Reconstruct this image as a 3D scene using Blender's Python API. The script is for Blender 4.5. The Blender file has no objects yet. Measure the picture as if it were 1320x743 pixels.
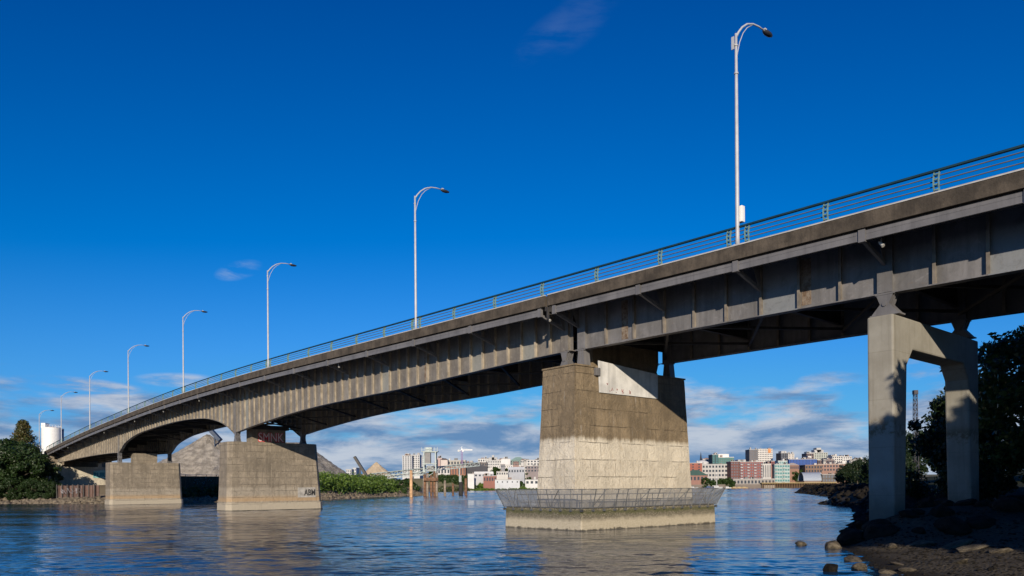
import bpy, math, random
import numpy as np
from mathutils import Vector, Matrix
R = math.radians
sc = bpy.context.scene
# ------------------------------------------------------------------ camera
F = 976.9; PX = 660.0; PY = 629.1; ROLL = 0.0075; CH = 2.911
cd = bpy.data.cameras.new('camera'); cam = bpy.data.objects.new('camera', cd)
sc.collection.objects.link(cam); sc.camera = cam
cam.location = (0, 0, CH); cam.rotation_euler = (math.pi/2, ROLL, 0)
cd.sensor_width = 36; cd.lens = 36*F/1320; cd.shift_y = (PY-371.5)/1320
cd.clip_start = 0.1; cd.clip_end = 20000
# ------------------------------------------------------------------ view, sun, sky
sc.view_settings.view_transform = 'Standard'; sc.view_settings.look = 'None'
sc.view_settings.exposure = 0.0; sc.view_settings.gamma = 1.0
SUN_EL = math.atan(0.43/1.487); SUN_DIR = Vector((-0.054, -1.486, 0.43)).normalized()   # towards the sun
sd = bpy.data.lights.new('sun', 'SUN'); sd.energy = 5.0; sd.angle = R(0.5); sd.color = (1.0, 0.87, 0.70)
so = bpy.data.objects.new('sun', sd); sc.collection.objects.link(so)
so.rotation_euler = SUN_DIR.to_track_quat('Z', 'Y').to_euler()
W = bpy.data.worlds.new('World'); sc.world = W; W.use_nodes = True
nt = W.node_tree; nt.nodes.clear()
def N(nt, t, **k):
    n = nt.nodes.new(t)
    for a, b in k.items():
        if a.startswith('i_'): n.inputs[int(a[2:])].default_value = b
        else: setattr(n, a, b)
    return n
def LK(nt, a, b): nt.links.new(a, b)
def M_(nt, op, a, b=None, c=None, clamp=False):
    n = nt.nodes.new('ShaderNodeMath'); n.operation = op; n.use_clamp = clamp
    for i, q in enumerate((a, b, c)):
        if q is None: continue
        if isinstance(q, (int, float)): n.inputs[i].default_value = q
        else: nt.links.new(q, n.inputs[i])
    return n.outputs[0]
def SMOOTH(nt, x, a, b):
    n = nt.nodes.new('ShaderNodeMapRange'); n.interpolation_type = 'SMOOTHSTEP'
    nt.links.new(x, n.inputs[0]); n.inputs[1].default_value = a; n.inputs[2].default_value = b
    return n.outputs[0]
def MIX(nt, f, a, b, mode='MIX'):
    n = nt.nodes.new('ShaderNodeMix'); n.data_type = 'RGBA'; n.blend_type = mode
    for s, q in ((0, f), (6, a), (7, b)):
        if isinstance(q, (int, float)): n.inputs[s].default_value = q
        elif isinstance(q, tuple): n.inputs[s].default_value = (*q[:3], 1)
        else: nt.links.new(q, n.inputs[s])
    return n.outputs[2]
sky = N(nt, 'ShaderNodeTexSky', sky_type='NISHITA', sun_disc=False)
sky.sun_elevation = SUN_EL; sky.sun_rotation = math.atan2(SUN_DIR.x, SUN_DIR.y) % (2*math.pi)
sky.altitude = 0; sky.air_density = 1.0; sky.dust_density = 0.15; sky.ozone_density = 3.0
grade = MIX(nt, 1.0, sky.outputs[0], (0.36, 0.86, 1.57), 'MULTIPLY')
grade = MIX(nt, 1.0, grade, (0.62, 0.60, 1.05), 'SUBTRACT')
grade = MIX(nt, 1.0, grade, (0.0, 0.0, 0.0), 'LIGHTEN'); grade = MIX(nt, 1.0, grade, (7.0, 8.0, 10.0), 'DARKEN')
tc = N(nt, 'ShaderNodeTexCoord'); sep = N(nt, 'ShaderNodeSeparateXYZ'); LK(nt, tc.outputs['Generated'], sep.inputs[0])
X, Y, Z = sep.outputs
az = M_(nt, 'ARCTAN2', X, Y)                                  # 0 straight ahead, + to the right
hyp = M_(nt, 'SQRT', M_(nt, 'ADD', M_(nt, 'MULTIPLY', X, X), M_(nt, 'MULTIPLY', Y, Y)))
el = M_(nt, 'ARCTAN2', Z, hyp)
# clouds on a far flat layer: long streaks near the horizon
cv = N(nt, 'ShaderNodeCombineXYZ'); LK(nt, M_(nt, 'MULTIPLY', az, 5.5), cv.inputs[0]); LK(nt, M_(nt, 'MULTIPLY', el, 22.0), cv.inputs[1])
LK(nt, M_(nt, 'MULTIPLY', az, 1.7), cv.inputs[2])
n1 = N(nt, 'ShaderNodeTexNoise', i_2=1.15, i_3=9, i_4=0.56); LK(nt, cv.outputs[0], n1.inputs[0]); n1.inputs['Distortion'].default_value = 0.12
cv2 = N(nt, 'ShaderNodeCombineXYZ'); LK(nt, M_(nt, 'MULTIPLY', az, 9.0), cv2.inputs[0]); LK(nt, M_(nt, 'MULTIPLY', el, 40.0), cv2.inputs[1]); cv2.inputs[2].default_value = 4.7
n2 = N(nt, 'ShaderNodeTexNoise', i_2=1.0, i_3=8, i_4=0.62); LK(nt, cv2.outputs[0], n2.inputs[0]); n2.inputs['Distortion'].default_value = 0.25
low = M_(nt, 'SUBTRACT', 1.0, SMOOTH(nt, el, 0.06, 0.21))
thr = M_(nt, 'SUBTRACT', n1.outputs[0], M_(nt, 'MULTIPLY', M_(nt, 'SUBTRACT', 1.0, low), 0.42))
thr = M_(nt, 'ADD', thr, M_(nt, 'MULTIPLY', M_(nt, 'SUBTRACT', 1.0, SMOOTH(nt, el, 0.02, 0.13)), 0.17))
cl = SMOOTH(nt, thr, 0.37, 0.56)
shade = SMOOTH(nt, n2.outputs[0], 0.34, 0.64)
def wisp(a0, e0, ra, re, rot, amt):
    da = M_(nt, 'SUBTRACT', az, a0); de = M_(nt, 'SUBTRACT', el, e0)
    c, s = math.cos(rot), math.sin(rot)
    p = M_(nt, 'ADD', M_(nt, 'MULTIPLY', da, c), M_(nt, 'MULTIPLY', de, s)); q = M_(nt, 'SUBTRACT', M_(nt, 'MULTIPLY', de, c), M_(nt, 'MULTIPLY', da, s))
    p = M_(nt, 'DIVIDE', p, ra); q = M_(nt, 'DIVIDE', q, re)
    r2 = M_(nt, 'ADD', M_(nt, 'MULTIPLY', p, p), M_(nt, 'MULTIPLY', q, q))
    g = M_(nt, 'SUBTRACT', 1.0, SMOOTH(nt, r2, 0.0, 1.0))
    return M_(nt, 'MULTIPLY', M_(nt, 'MULTIPLY', g, SMOOTH(nt, n2.outputs[0], 0.36, 0.62)), amt)
ws = [wisp(math.atan2(x-660, F), math.atan2((629-y)*math.cos(math.atan2(x-660, F)), F), ra, re, rot, amt) for x, y, ra, re, rot, amt in
      ((113, 493, .075, .010, -.06, 1.3), (232, 487, .055, .010, .02, .8), (310, 346, .032, .012, .3, .75), (752, 24, .075, .03, .5, .05), (700, 52, .05, .02, .6, .04), (640, 500, .16, .008, 0, 0.0))]
wtot = ws[0]
for q in ws[1:]: wtot = M_(nt, 'ADD', wtot, q)
ctot = M_(nt, 'MAXIMUM', M_(nt, 'MULTIPLY', cl, 0.92), M_(nt, 'MINIMUM', wtot, 0.75))
ctot = M_(nt, 'MULTIPLY', ctot, SMOOTH(nt, el, -0.01, 0.0))
ccol = MIX(nt, shade, (1.5, 2.85, 5.3), (6.3, 6.8, 7.8))
pale = M_(nt, 'MULTIPLY', M_(nt, 'SUBTRACT', 1.0, SMOOTH(nt, el, -0.02, 0.30)), 0.38)
skyc = MIX(nt, pale, grade, (1.6, 4.2, 7.6))
ccol = MIX(nt, SMOOTH(nt, el, 0.12, 0.22), ccol, (4.2, 5.6, 7.6))
fin = MIX(nt, ctot, skyc, ccol)
bg = N(nt, 'ShaderNodeBackground', i_1=0.085); LK(nt, fin, bg.inputs[0])
wo = N(nt, 'ShaderNodeOutputWorld'); LK(nt, bg.outputs[0], wo.inputs[0])

# ------------------------------------------------------------------ frames of reference
TH = 0.7028; O = Vector((12.476, 42.0, 0.0)); WG = 2.889; WF = 12.698; WD = 15.587
TT = Vector((math.cos(TH), math.sin(TH), 0)); DD = Vector((-math.sin(TH), math.cos(TH), 0))
def BR(w, s, z=0.0): return O + TT*w + DD*s + Vector((0, 0, z))
def at(x, y, Yd):                                   # a point seen at photo pixel (x, y), Yd metres away
    u = x-PX+ROLL*(PY-y); v = (PY-y)-ROLL*(x-PX)
    return Vector((u*Yd/F, Yd, CH+v*Yd/F))
def pch(s, pts):
    xs = [p[0] for p in pts]; ys = [p[1] for p in pts]
    if s <= xs[0]: return ys[0]+(s-xs[0])*(ys[1]-ys[0])/(xs[1]-xs[0])
    if s >= xs[-1]: return ys[-1]+(s-xs[-1])*(ys[-1]-ys[-2])/(xs[-1]-xs[-2])
    i = max(k for k in range(len(xs)-1) if xs[k] <= s)
    def sl(k):
        if k == 0: return (ys[1]-ys[0])/(xs[1]-xs[0])
        if k == len(xs)-1: return (ys[-1]-ys[-2])/(xs[-1]-xs[-2])
        return (ys[k+1]-ys[k-1])/(xs[k+1]-xs[k-1])
    h = xs[i+1]-xs[i]; t = (s-xs[i])/h; a, b = sl(i), sl(i+1)
    return (2*t**3-3*t*t+1)*ys[i]+(t**3-2*t*t+t)*h*a+(-2*t**3+3*t*t)*ys[i+1]+(t**3-t*t)*h*b
ZT = [(-50, 15.4), (-14, 15.99), (0, 16.24), (17, 16.58), (33, 16.93), (53, 17.38), (68, 17.66), (84, 17.80), (100, 17.76), (118, 17.52), (136, 17.1), (164, 16.3), (190, 15.25), (219, 13.85), (240, 12.8)]
def zt(s): return pch(s, ZT)
def zb_right(s): return pch(s, [(-50, 11.9), (-13, 12.55), (0, 12.78), (15, 12.93)])
SP2 = [(15.5, 13.02), (22, 12.98), (30, 12.82), (38, 12.66), (48, 12.6), (57, 12.5), (66, 12.18), (73, 11.76), (78, 11.42), (81.6, 11.12), (83.6, 11.12)]
SP1 = [(83.6, 11.12), (85.5, 11.95), (87.6, 12.65), (90.3, 13.25), (94, 13.82), (98, 14.15), (105, 14.44), (113, 14.5), (123, 14.3), (133, 13.92), (139, 13.3), (144, 12.4), (147.8, 10.95), (149.4, 10.85)]
SP0 = [(149.4, 10.85), (153, 10.98), (165, 11.1), (180, 11.1), (200, 10.9), (214.6, 10.8)]
# ------------------------------------------------------------------ objects
def tag(o, label=None, cat=None, group=None, kind=None):
    if label: o['label'] = label
    if cat: o['category'] = cat
    if group: o['group'] = group
    if kind: o['kind'] = kind
    return o
def link(o, parent=None):
    sc.collection.objects.link(o)
    if parent: o.parent = parent
    return o
def empty(name, loc, rz=0, label=None, cat=None, group=None):
    o = bpy.data.objects.new(name, None); link(o); o.location = loc; o.rotation_euler = (0, 0, rz); o.empty_display_size = 0.3
    return tag(o, label, cat, group)
class MB:
    def __init__(s): s.v = []; s.f = []
    def add(s, v, f):
        b = len(s.v); s.v += [tuple(p) for p in v]; s.f += [tuple(i+b for i in q) for q in f]; return s
    def box(s, x0, x1, y0, y1, z0, z1):
        return s.add([(x0,y0,z0),(x1,y0,z0),(x1,y1,z0),(x0,y1,z0),(x0,y0,z1),(x1,y0,z1),(x1,y1,z1),(x0,y1,z1)],
                     [(3,2,1,0),(4,5,6,7),(0,1,5,4),(1,2,6,5),(2,3,7,6),(3,0,4,7)])
    def frus(s, a, b):                               # a,b = (x0,x1,y0,y1,z)
        v = [(a[0],a[2],a[4]),(a[1],a[2],a[4]),(a[1],a[3],a[4]),(a[0],a[3],a[4]),(b[0],b[2],b[4]),(b[1],b[2],b[4]),(b[1],b[3],b[4]),(b[0],b[3],b[4])]
        return s.add(v, [(3,2,1,0),(4,5,6,7),(0,1,5,4),(1,2,6,5),(2,3,7,6),(3,0,4,7)])
    def bar(s, p, q, w, h=None, up=(0,0,1)):
        p = Vector(p); q = Vector(q); h = h or w; d = (q-p).normalized(); u = Vector(up)
        if abs(d.dot(u)) > .99: u = Vector((1,0,0))
        a = d.cross(u).normalized(); b = a.cross(d)
        o = [(-1,-1),(1,-1),(1,1),(-1,1)]
        v = [p+a*(i*w/2)+b*(j*h/2) for i, j in o]+[q+a*(i*w/2)+b*(j*h/2) for i, j in o]
        return s.add(v, [(3,2,1,0),(4,5,6,7),(0,1,5,4),(1,2,6,5),(2,3,7,6),(3,0,4,7)])
    def tube(s, pts, r, n=8, cap=True):
        pts = [Vector(p) for p in pts]; rs = r if isinstance(r, (list, tuple)) else [r]*len(pts); V = []; b = len(s.v)
        a0 = None
        for i, p in enumerate(pts):
            d = (pts[min(i+1, len(pts)-1)]-pts[max(i-1, 0)]).normalized()
            if a0 is None: a0 = d.orthogonal().normalized()
            a0 = (a0-d*a0.dot(d)).normalized(); c = d.cross(a0)
            V += [p+(a0*math.cos(2*math.pi*k/n)+c*math.sin(2*math.pi*k/n))*rs[i] for k in range(n)]
        f = [(i*n+k, i*n+(k+1)%n, (i+1)*n+(k+1)%n, (i+1)*n+k) for i in range(len(pts)-1) for k in range(n)]
        if cap: f += [tuple(range(n-1, -1, -1)), tuple((len(pts)-1)*n+k for k in range(n))]
        return s.add(V, f)
    def prism(s, poly, axis, a, b):                  # poly in the two other axes, extruded on axis
        n = len(poly)
        def mk(p, c):
            return (c, p[0], p[1]) if axis == 'x' else ((p[0], c, p[1]) if axis == 'y' else (p[0], p[1], c))
        v = [mk(p, a) for p in poly]+[mk(p, b) for p in poly]
        return s.add(v, [tuple(range(n-1, -1, -1)), tuple(range(n, 2*n))]+[(i, (i+1)%n, (i+1)%n+n, i+n) for i in range(n)])
    def sweep(s, st, fn):                            # bridge section (w, z) swept along s
        V = []; n = None
        for q in st:
            sec = fn(q); n = len(sec); V += [(w, q, z) for w, z in sec]
        f = [(i*n+k, i*n+(k+1)%n, (i+1)*n+(k+1)%n, (i+1)*n+k) for i in range(len(st)-1) for k in range(n)]
        f += [tuple(range(n-1, -1, -1)), tuple((len(st)-1)*n+k for k in range(n))]
        return s.add(V, f)
    def build(s, name, mat, parent=None, smooth=False, bevel=0, fixn=True):
        me = bpy.data.meshes.new(name); me.from_pydata(s.v, [], s.f)
        if fixn:
            import bmesh
            bm = bmesh.new(); bm.from_mesh(me); bmesh.ops.recalc_face_normals(bm, faces=bm.faces); bm.to_mesh(me); bm.free()
        me.materials.append(mat)
        if smooth: me.polygons.foreach_set('use_smooth', [True]*len(me.polygons))
        o = bpy.data.objects.new(name, me); link(o, parent)
        if bevel:
            m = o.modifiers.new('bevel', 'BEVEL'); m.width = bevel; m.segments = 2; m.limit_method = 'ANGLE'; m.angle_limit = R(40)
        return o
def frange(a, b, step):
    n = max(1, int(math.ceil((b-a)/step-1e-6))); return [a+(b-a)*i/n for i in range(n+1)]
def dup(root, loc, rz=0, scale=None, **k):
    r = root.copy(); link(r); r.location = loc; r.rotation_euler = (0, 0, rz)
    if scale: r.scale = scale
    tag(r, **k)
    for ch in list(root.children):
        c = ch.copy(); link(c); c.parent = r
        for g in ch.children:
            d = g.copy(); link(d); d.parent = c
    return r

# ------------------------------------------------------------------ materials
def newmat(name):
    m = bpy.data.materials.new(name); m.use_nodes = True; nt = m.node_tree
    return m, nt, nt.nodes['Principled BSDF']
def plain(name, col, rough=0.6, metal=0.0, var=0.25, scale=1.5, bump=0.0, streak=0.0, col2=None, scale2=12.0):
    m, nt, b = newmat(name); b.inputs['Roughness'].default_value = rough; b.inputs['Metallic'].default_value = metal
    t = N(nt, 'ShaderNodeTexCoord'); n = N(nt, 'ShaderNodeTexNoise', i_2=scale, i_3=6, i_4=0.6); LK(nt, t.outputs['Object'], n.inputs[0])
    dark = col2 if col2 else tuple(c*(1-var) for c in col); lite = tuple(min(1, c*(1+var*.6)) for c in col)
    c = MIX(nt, SMOOTH(nt, n.outputs[0], 0.32, 0.68), dark, lite)
    nf = N(nt, 'ShaderNodeTexNoise', i_2=scale2, i_3=5, i_4=0.7); LK(nt, t.outputs['Object'], nf.inputs[0])
    c = MIX(nt, M_(nt, 'MULTIPLY', SMOOTH(nt, nf.outputs[0], 0.5, 0.75), var), c, tuple(x*.5 for x in col))
    if streak:
        mp = N(nt, 'ShaderNodeMapping'); mp.inputs['Scale'].default_value = (3, 3, 0.12); LK(nt, t.outputs['Object'], mp.inputs[0])
        ns = N(nt, 'ShaderNodeTexNoise', i_2=1.0, i_3=5, i_4=0.65); LK(nt, mp.outputs[0], ns.inputs[0])
        c = MIX(nt, M_(nt, 'MULTIPLY', SMOOTH(nt, ns.outputs[0], 0.45, 0.72), streak), c, tuple(x*.35 for x in col))
    if 'stone' in name: b.inputs['Specular IOR Level'].default_value = .15
    LK(nt, c, b.inputs['Base Color'])
    if bump:
        bp = N(nt, 'ShaderNodeBump', i_0=1.0, i_1=bump); LK(nt, nf.outputs[0], bp.inputs['Height']); LK(nt, bp.outputs[0], b.inputs['Normal'])
    return m
def pier_concrete(name, light, dark, split, course=1.25, tide=0.5, blocks=True, rustline=False, soft=0.5, line=1.0):
    m, nt, b = newmat(name); b.inputs['Roughness'].default_value = 0.85
    t = N(nt, 'ShaderNodeTexCoord'); sp = N(nt, 'ShaderNodeSeparateXYZ'); LK(nt, t.outputs['Object'], sp.inputs[0]); x, y, z = sp.outputs
    n = N(nt, 'ShaderNodeTexNoise', i_2=0.55, i_3=8, i_4=0.62); LK(nt, t.outputs['Object'], n.inputs[0])
    nf = N(nt, 'ShaderNodeTexNoise', i_2=5.0, i_3=8, i_4=0.7); LK(nt, t.outputs['Object'], nf.inputs[0])
    mp = N(nt, 'ShaderNodeMapping'); mp.inputs['Scale'].default_value = (2.2, 2.2, 0.16); LK(nt, t.outputs['Object'], mp.inputs[0])
    ns = N(nt, 'ShaderNodeTexNoise', i_2=1.0, i_3=7, i_4=0.68); LK(nt, mp.outputs[0], ns.inputs[0])
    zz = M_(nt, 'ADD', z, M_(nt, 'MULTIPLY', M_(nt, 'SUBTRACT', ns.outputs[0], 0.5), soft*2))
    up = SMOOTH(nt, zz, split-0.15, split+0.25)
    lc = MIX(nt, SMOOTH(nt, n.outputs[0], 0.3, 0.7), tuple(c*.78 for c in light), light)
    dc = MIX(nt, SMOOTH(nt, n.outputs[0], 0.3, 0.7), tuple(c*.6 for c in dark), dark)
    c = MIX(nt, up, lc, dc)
    lowq = M_(nt, 'ADD', .4, M_(nt, 'MULTIPLY', up, .6)) if split == 6.35 else M_(nt, 'ADD', 1.0, 0.0)
    c = MIX(nt, M_(nt, 'MULTIPLY', M_(nt, 'MULTIPLY', lowq, SMOOTH(nt, ns.outputs[0], 0.46, 0.72)), 0.6), c, tuple(q*.42 for q in dark))
    mp3 = N(nt, 'ShaderNodeMapping'); mp3.inputs['Scale'].default_value = (.9, .9, 0.05); LK(nt, t.outputs['Object'], mp3.inputs[0])
    n3 = N(nt, 'ShaderNodeTexNoise', i_2=1.0, i_3=8, i_4=0.72); LK(nt, mp3.outputs[0], n3.inputs[0])
    c = MIX(nt, M_(nt, 'MULTIPLY', M_(nt, 'MULTIPLY', SMOOTH(nt, n3.outputs[0], 0.50, 0.66), up if split < 15 else 0.3), 0.5), c, tuple(q*.35 for q in dark))
    c = MIX(nt, M_(nt, 'MULTIPLY', SMOOTH(nt, nf.outputs[0], 0.52, 0.8), 0.5), c, tuple(q*.4 for q in dark))
    nm_ = N(nt, 'ShaderNodeTexNoise', i_2=1.6, i_3=9, i_4=0.72); LK(nt, t.outputs['Object'], nm_.inputs[0]); nm_.inputs['Distortion'].default_value = .8
    c = MIX(nt, M_(nt, 'MULTIPLY', M_(nt, 'MULTIPLY', lowq, SMOOTH(nt, nm_.outputs[0], 0.50, 0.66)), 0.42), c, tuple(q*.42 for q in dark))
    c = MIX(nt, M_(nt, 'MULTIPLY', SMOOTH(nt, nm_.outputs[0], 0.46, 0.36), 0.25), c, tuple(min(.8, q*1.5) for q in dark))
    hgt = nf.outputs[0]
    if blocks:
        xy = M_(nt, 'ADD', x, y)
        wob = M_(nt, 'MULTIPLY', M_(nt, 'SUBTRACT', n.outputs[0], 0.5), 0.16)
        zc = M_(nt, 'DIVIDE', M_(nt, 'ADD', z, wob), course)
        row = M_(nt, 'FLOOR', zc); fz = M_(nt, 'FRACT', zc)
        lz = M_(nt, 'ABSOLUTE', M_(nt, 'SUBTRACT', fz, 0.5)); lz = SMOOTH(nt, lz, 0.478, 0.497)
        off = M_(nt, 'MULTIPLY', M_(nt, 'FRACT', M_(nt, 'MULTIPLY', row, 0.618)), 3.0)
        fx = M_(nt, 'FRACT', M_(nt, 'DIVIDE', M_(nt, 'ADD', xy, off), 2.6)); lx = SMOOTH(nt, M_(nt, 'ABSOLUTE', M_(nt, 'SUBTRACT', fx, 0.5)), 0.49, 0.4985)
        gate = SMOOTH(nt, n.outputs[0], 0.42, 0.58)
        ln = M_(nt, 'MAXIMUM', lz, M_(nt, 'MULTIPLY', lx, gate))
        c = MIX(nt, M_(nt, 'MULTIPLY', ln, M_(nt, 'ADD', 0.10*line, M_(nt, 'MULTIPLY', M_(nt, 'MULTIPLY', gate, SMOOTH(nt, nf.outputs[0], .35, .6)), 0.6))), c, tuple(q*.35 for q in dark))
        # each cast lift has a slightly different tone
        rv = N(nt, 'ShaderNodeTexWhiteNoise', noise_dimensions='1D'); LK(nt, row, rv.inputs['W'])
        c = MIX(nt, M_(nt, 'MULTIPLY', rv.outputs[0], 0.12), c, tuple(q*.5 for q in dark))
        hgt = M_(nt, 'SUBTRACT', nf.outputs[0], M_(nt, 'MULTIPLY', M_(nt, 'MULTIPLY', ln, gate), 1.3)); hgt = M_(nt, 'ADD', hgt, M_(nt, 'MULTIPLY', nm_.outputs[0], 2.0))
        # efflorescence
        ew = N(nt, 'ShaderNodeTexNoise', i_2=1.7, i_3=6, i_4=0.75); LK(nt, mp.outputs[0], ew.inputs[0])
        c = MIX(nt, M_(nt, 'MULTIPLY', SMOOTH(nt, ew.outputs[0], 0.60, 0.74), 0.45), c, tuple(min(.6, q*1.5) for q in light))
    if rustline:
        zr = M_(nt, 'ADD', z, M_(nt, 'MULTIPLY', M_(nt, 'SUBTRACT', nf.outputs[0], 0.5), 0.5))
        band = M_(nt, 'MULTIPLY', SMOOTH(nt, zr, 1.2, 1.35), M_(nt, 'SUBTRACT', 1.0, SMOOTH(nt, zr, 1.5, 2.3)))
        c = MIX(nt, M_(nt, 'MULTIPLY', band, 0.6), c, (0.42, 0.27, 0.13))
        c = MIX(nt, M_(nt, 'SUBTRACT', 1.0, SMOOTH(nt, zr, 1.0, 1.15)), c, (0.40, 0.35, 0.27))
    ti = M_(nt, 'SUBTRACT', 1.0, SMOOTH(nt, M_(nt, 'ADD', z, M_(nt, 'MULTIPLY', nf.outputs[0], 0.15)), 0.10, 0.2))
    c = MIX(nt, ti, c, (0.05, 0.045, 0.035))
    LK(nt, c, b.inputs['Base Color'])
    bp = N(nt, 'ShaderNodeBump', i_0=1.0, i_1=0.06); LK(nt, hgt, bp.inputs['Height']); LK(nt, bp.outputs[0], b.inputs['Normal'])
    return m
def footing_mat():
    m, nt, b = newmat('footing_concrete'); b.inputs['Roughness'].default_value = 0.85
    t = N(nt, 'ShaderNodeTexCoord'); sp = N(nt, 'ShaderNodeSeparateXYZ'); LK(nt, t.outputs['Object'], sp.inputs[0]); z = sp.outputs[2]
    nf = N(nt, 'ShaderNodeTexNoise', i_2=3.0, i_3=8, i_4=0.75); LK(nt, t.outputs['Object'], nf.inputs[0])
    ng = N(nt, 'ShaderNodeTexNoise', i_2=14.0, i_3=5, i_4=0.7); LK(nt, t.outputs['Object'], ng.inputs[0])
    zz = M_(nt, 'ADD', z, M_(nt, 'MULTIPLY', M_(nt, 'SUBTRACT', nf.outputs[0], 0.5), 0.8))
    c = MIX(nt, SMOOTH(nt, ng.outputs[0], .3, .7), (0.36, 0.31, 0.22), (0.56, 0.50, 0.38))
    speck = M_(nt, 'MULTIPLY', SMOOTH(nt, zz, 0.50, 0.95), SMOOTH(nt, ng.outputs[0], 0.36, 0.52))
    c = MIX(nt, speck, c, (0.10, 0.09, 0.06))
    alg = M_(nt, 'MULTIPLY', SMOOTH(nt, zz, 0.98, 1.22), M_(nt, 'SUBTRACT', 1.0, SMOOTH(nt, zz, 1.28, 1.42)))
    c = MIX(nt, M_(nt, 'MULTIPLY', alg, M_(nt, 'ADD', .35, M_(nt, 'MULTIPLY', nf.outputs[0], .8))), c, (0.07, 0.075, 0.022))
    c = MIX(nt, M_(nt, 'SUBTRACT', 1.0, SMOOTH(nt, zz, 0.02, 0.12)), c, (0.09, 0.08, 0.06))
    LK(nt, c, b.inputs['Base Color'])
    bp = N(nt, 'ShaderNodeBump', i_0=1.0, i_1=0.05); LK(nt, ng.outputs[0], bp.inputs['Height']); LK(nt, bp.outputs[0], b.inputs['Normal'])
    return m
def girder_mat(name, base, base2, panel, zsc=1.0):
    m, nt, b = newmat(name); b.inputs['Roughness'].default_value = 0.55
    t = N(nt, 'ShaderNodeTexCoord'); sp = N(nt, 'ShaderNodeSeparateXYZ'); LK(nt, t.outputs['Object'], sp.inputs[0]); x, y, z = sp.outputs
    n = N(nt, 'ShaderNodeTexNoise', i_2=0.35, i_3=6, i_4=0.6); LK(nt, t.outputs['Object'], n.inputs[0])
    nf = N(nt, 'ShaderNodeTexNoise', i_2=4.0, i_3=7, i_4=0.72); LK(nt, t.outputs['Object'], nf.inputs[0])
    mp = N(nt, 'ShaderNodeMapping'); mp.inputs['Scale'].default_value = (2.5, 2.5, 0.2); LK(nt, t.outputs['Object'], mp.inputs[0])
    ns = N(nt, 'ShaderNodeTexNoise', i_2=1.0, i_3=6, i_4=0.7); LK(nt, mp.outputs[0], ns.inputs[0])
    row = M_(nt, 'FLOOR', M_(nt, 'DIVIDE', M_(nt, 'SUBTRACT', y, 16.6), panel))
    rv = N(nt, 'ShaderNodeTexWhiteNoise', noise_dimensions='1D'); LK(nt, row, rv.inputs['W'])
    c = MIX(nt, SMOOTH(nt, n.outputs[0], 0.3, 0.7), base, base2)
    c = MIX(nt, M_(nt, 'MULTIPLY', M_(nt, 'SUBTRACT', rv.outputs[0], 0.0), 0.30), c, tuple(q*.6 for q in base))
    c = MIX(nt, M_(nt, 'MULTIPLY', SMOOTH(nt, ns.outputs[0], 0.42, 0.7), 0.45), c, tuple(q*.5 for q in base))
    c = MIX(nt, M_(nt, 'MULTIPLY', SMOOTH(nt, rv.outputs[0], 0.86, 0.88), 0.6), c, tuple(q*1.25 for q in (base2[0]*.9, base2[1]*1.02, base2[2]*1.08)))
    nm_ = N(nt, 'ShaderNodeTexNoise', i_2=1.5, i_3=8, i_4=0.7); LK(nt, t.outputs['Object'], nm_.inputs[0]); nm_.inputs['Distortion'].default_value = 1.0
    c = MIX(nt, M_(nt, 'MULTIPLY', SMOOTH(nt, nm_.outputs[0], 0.50, 0.68), 0.4), c, tuple(q*.55 for q in base))
    c = MIX(nt, M_(nt, 'MULTIPLY', SMOOTH(nt, nm_.outputs[0], 0.44, 0.34), 0.3), c, tuple(min(1, q*1.45) for q in base2))
    c = MIX(nt, M_(nt, 'MULTIPLY', SMOOTH(nt, nf.outputs[0], 0.57, 0.75), 0.5), c, (0.16, 0.11, 0.07))
    LK(nt, c, b.inputs['Base Color'])
    bp = N(nt, 'ShaderNodeBump', i_0=0.6, i_1=0.015); LK(nt, nf.outputs[0], bp.inputs['Height']); LK(nt, bp.outputs[0], b.inputs['Normal'])
    return m
def leaf_mat(name, c1, c2, c3, rough=0.5, trans=0.25):
    m, nt, b = newmat(name); b.inputs['Roughness'].default_value = rough
    g = N(nt, 'ShaderNodeNewGeometry'); t = N(nt, 'ShaderNodeTexCoord')
    n = N(nt, 'ShaderNodeTexNoise', i_2=0.5, i_3=3); LK(nt, t.outputs['Object'], n.inputs[0])
    c = MIX(nt, g.outputs['Random Per Island'], c1, c2); c = MIX(nt, SMOOTH(nt, n.outputs[0], 0.4, 0.65), c, c3)
    LK(nt, c, b.inputs['Base Color'])
    tr = N(nt, 'ShaderNodeBsdfTranslucent'); LK(nt, c, tr.inputs[0]); mx = N(nt, 'ShaderNodeMixShader', i_0=trans)
    LK(nt, b.outputs[0], mx.inputs[1]); LK(nt, tr.outputs[0], mx.inputs[2]); LK(nt, mx.outputs[0], nt.nodes['Material Output'].inputs[0])
    return m
MT = {}
MT['steel'] = girder_mat('weathered_steel_paint', (0.165, 0.148, 0.13), (0.27, 0.248, 0.22), 1.66)
MT['steel_r'] = girder_mat('grey_steel_paint', (0.15, 0.145, 0.142), (0.215, 0.208, 0.212), 2.35)
MT['stiff'] = plain('worn_tan_stiffener_paint', (0.36, 0.31, 0.24), .6, var=.35, scale=1.2, streak=.5)
MT['stiff_r'] = plain('worn_grey_stiffener_paint', (0.22, 0.19, 0.155), .6, var=.4, scale=1.5, streak=.4)
MT['edge'] = plain('edge_beam_paint', (0.165, 0.16, 0.162), .5, var=.2, scale=.6, streak=.35)
MT['dark_steel'] = plain('dark_steel_paint', (0.05, 0.046, 0.042), .6, var=.35, scale=1.0, streak=.4)
MT['fascia'] = plain('deck_edge_concrete', (0.085, 0.068, 0.050), .9, var=.5, scale=.8, bump=.03, streak=.5, scale2=6)
MT['asphalt'] = plain('asphalt', (0.05, 0.05, 0.052), .9, var=.2)
MT['lip'] = plain('pale_metal_edge', (0.5, 0.49, 0.46), .5, var=.15)
MT['rail'] = plain('teal_railing_paint', (0.012, 0.045, 0.06), .4, var=.2)
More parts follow.
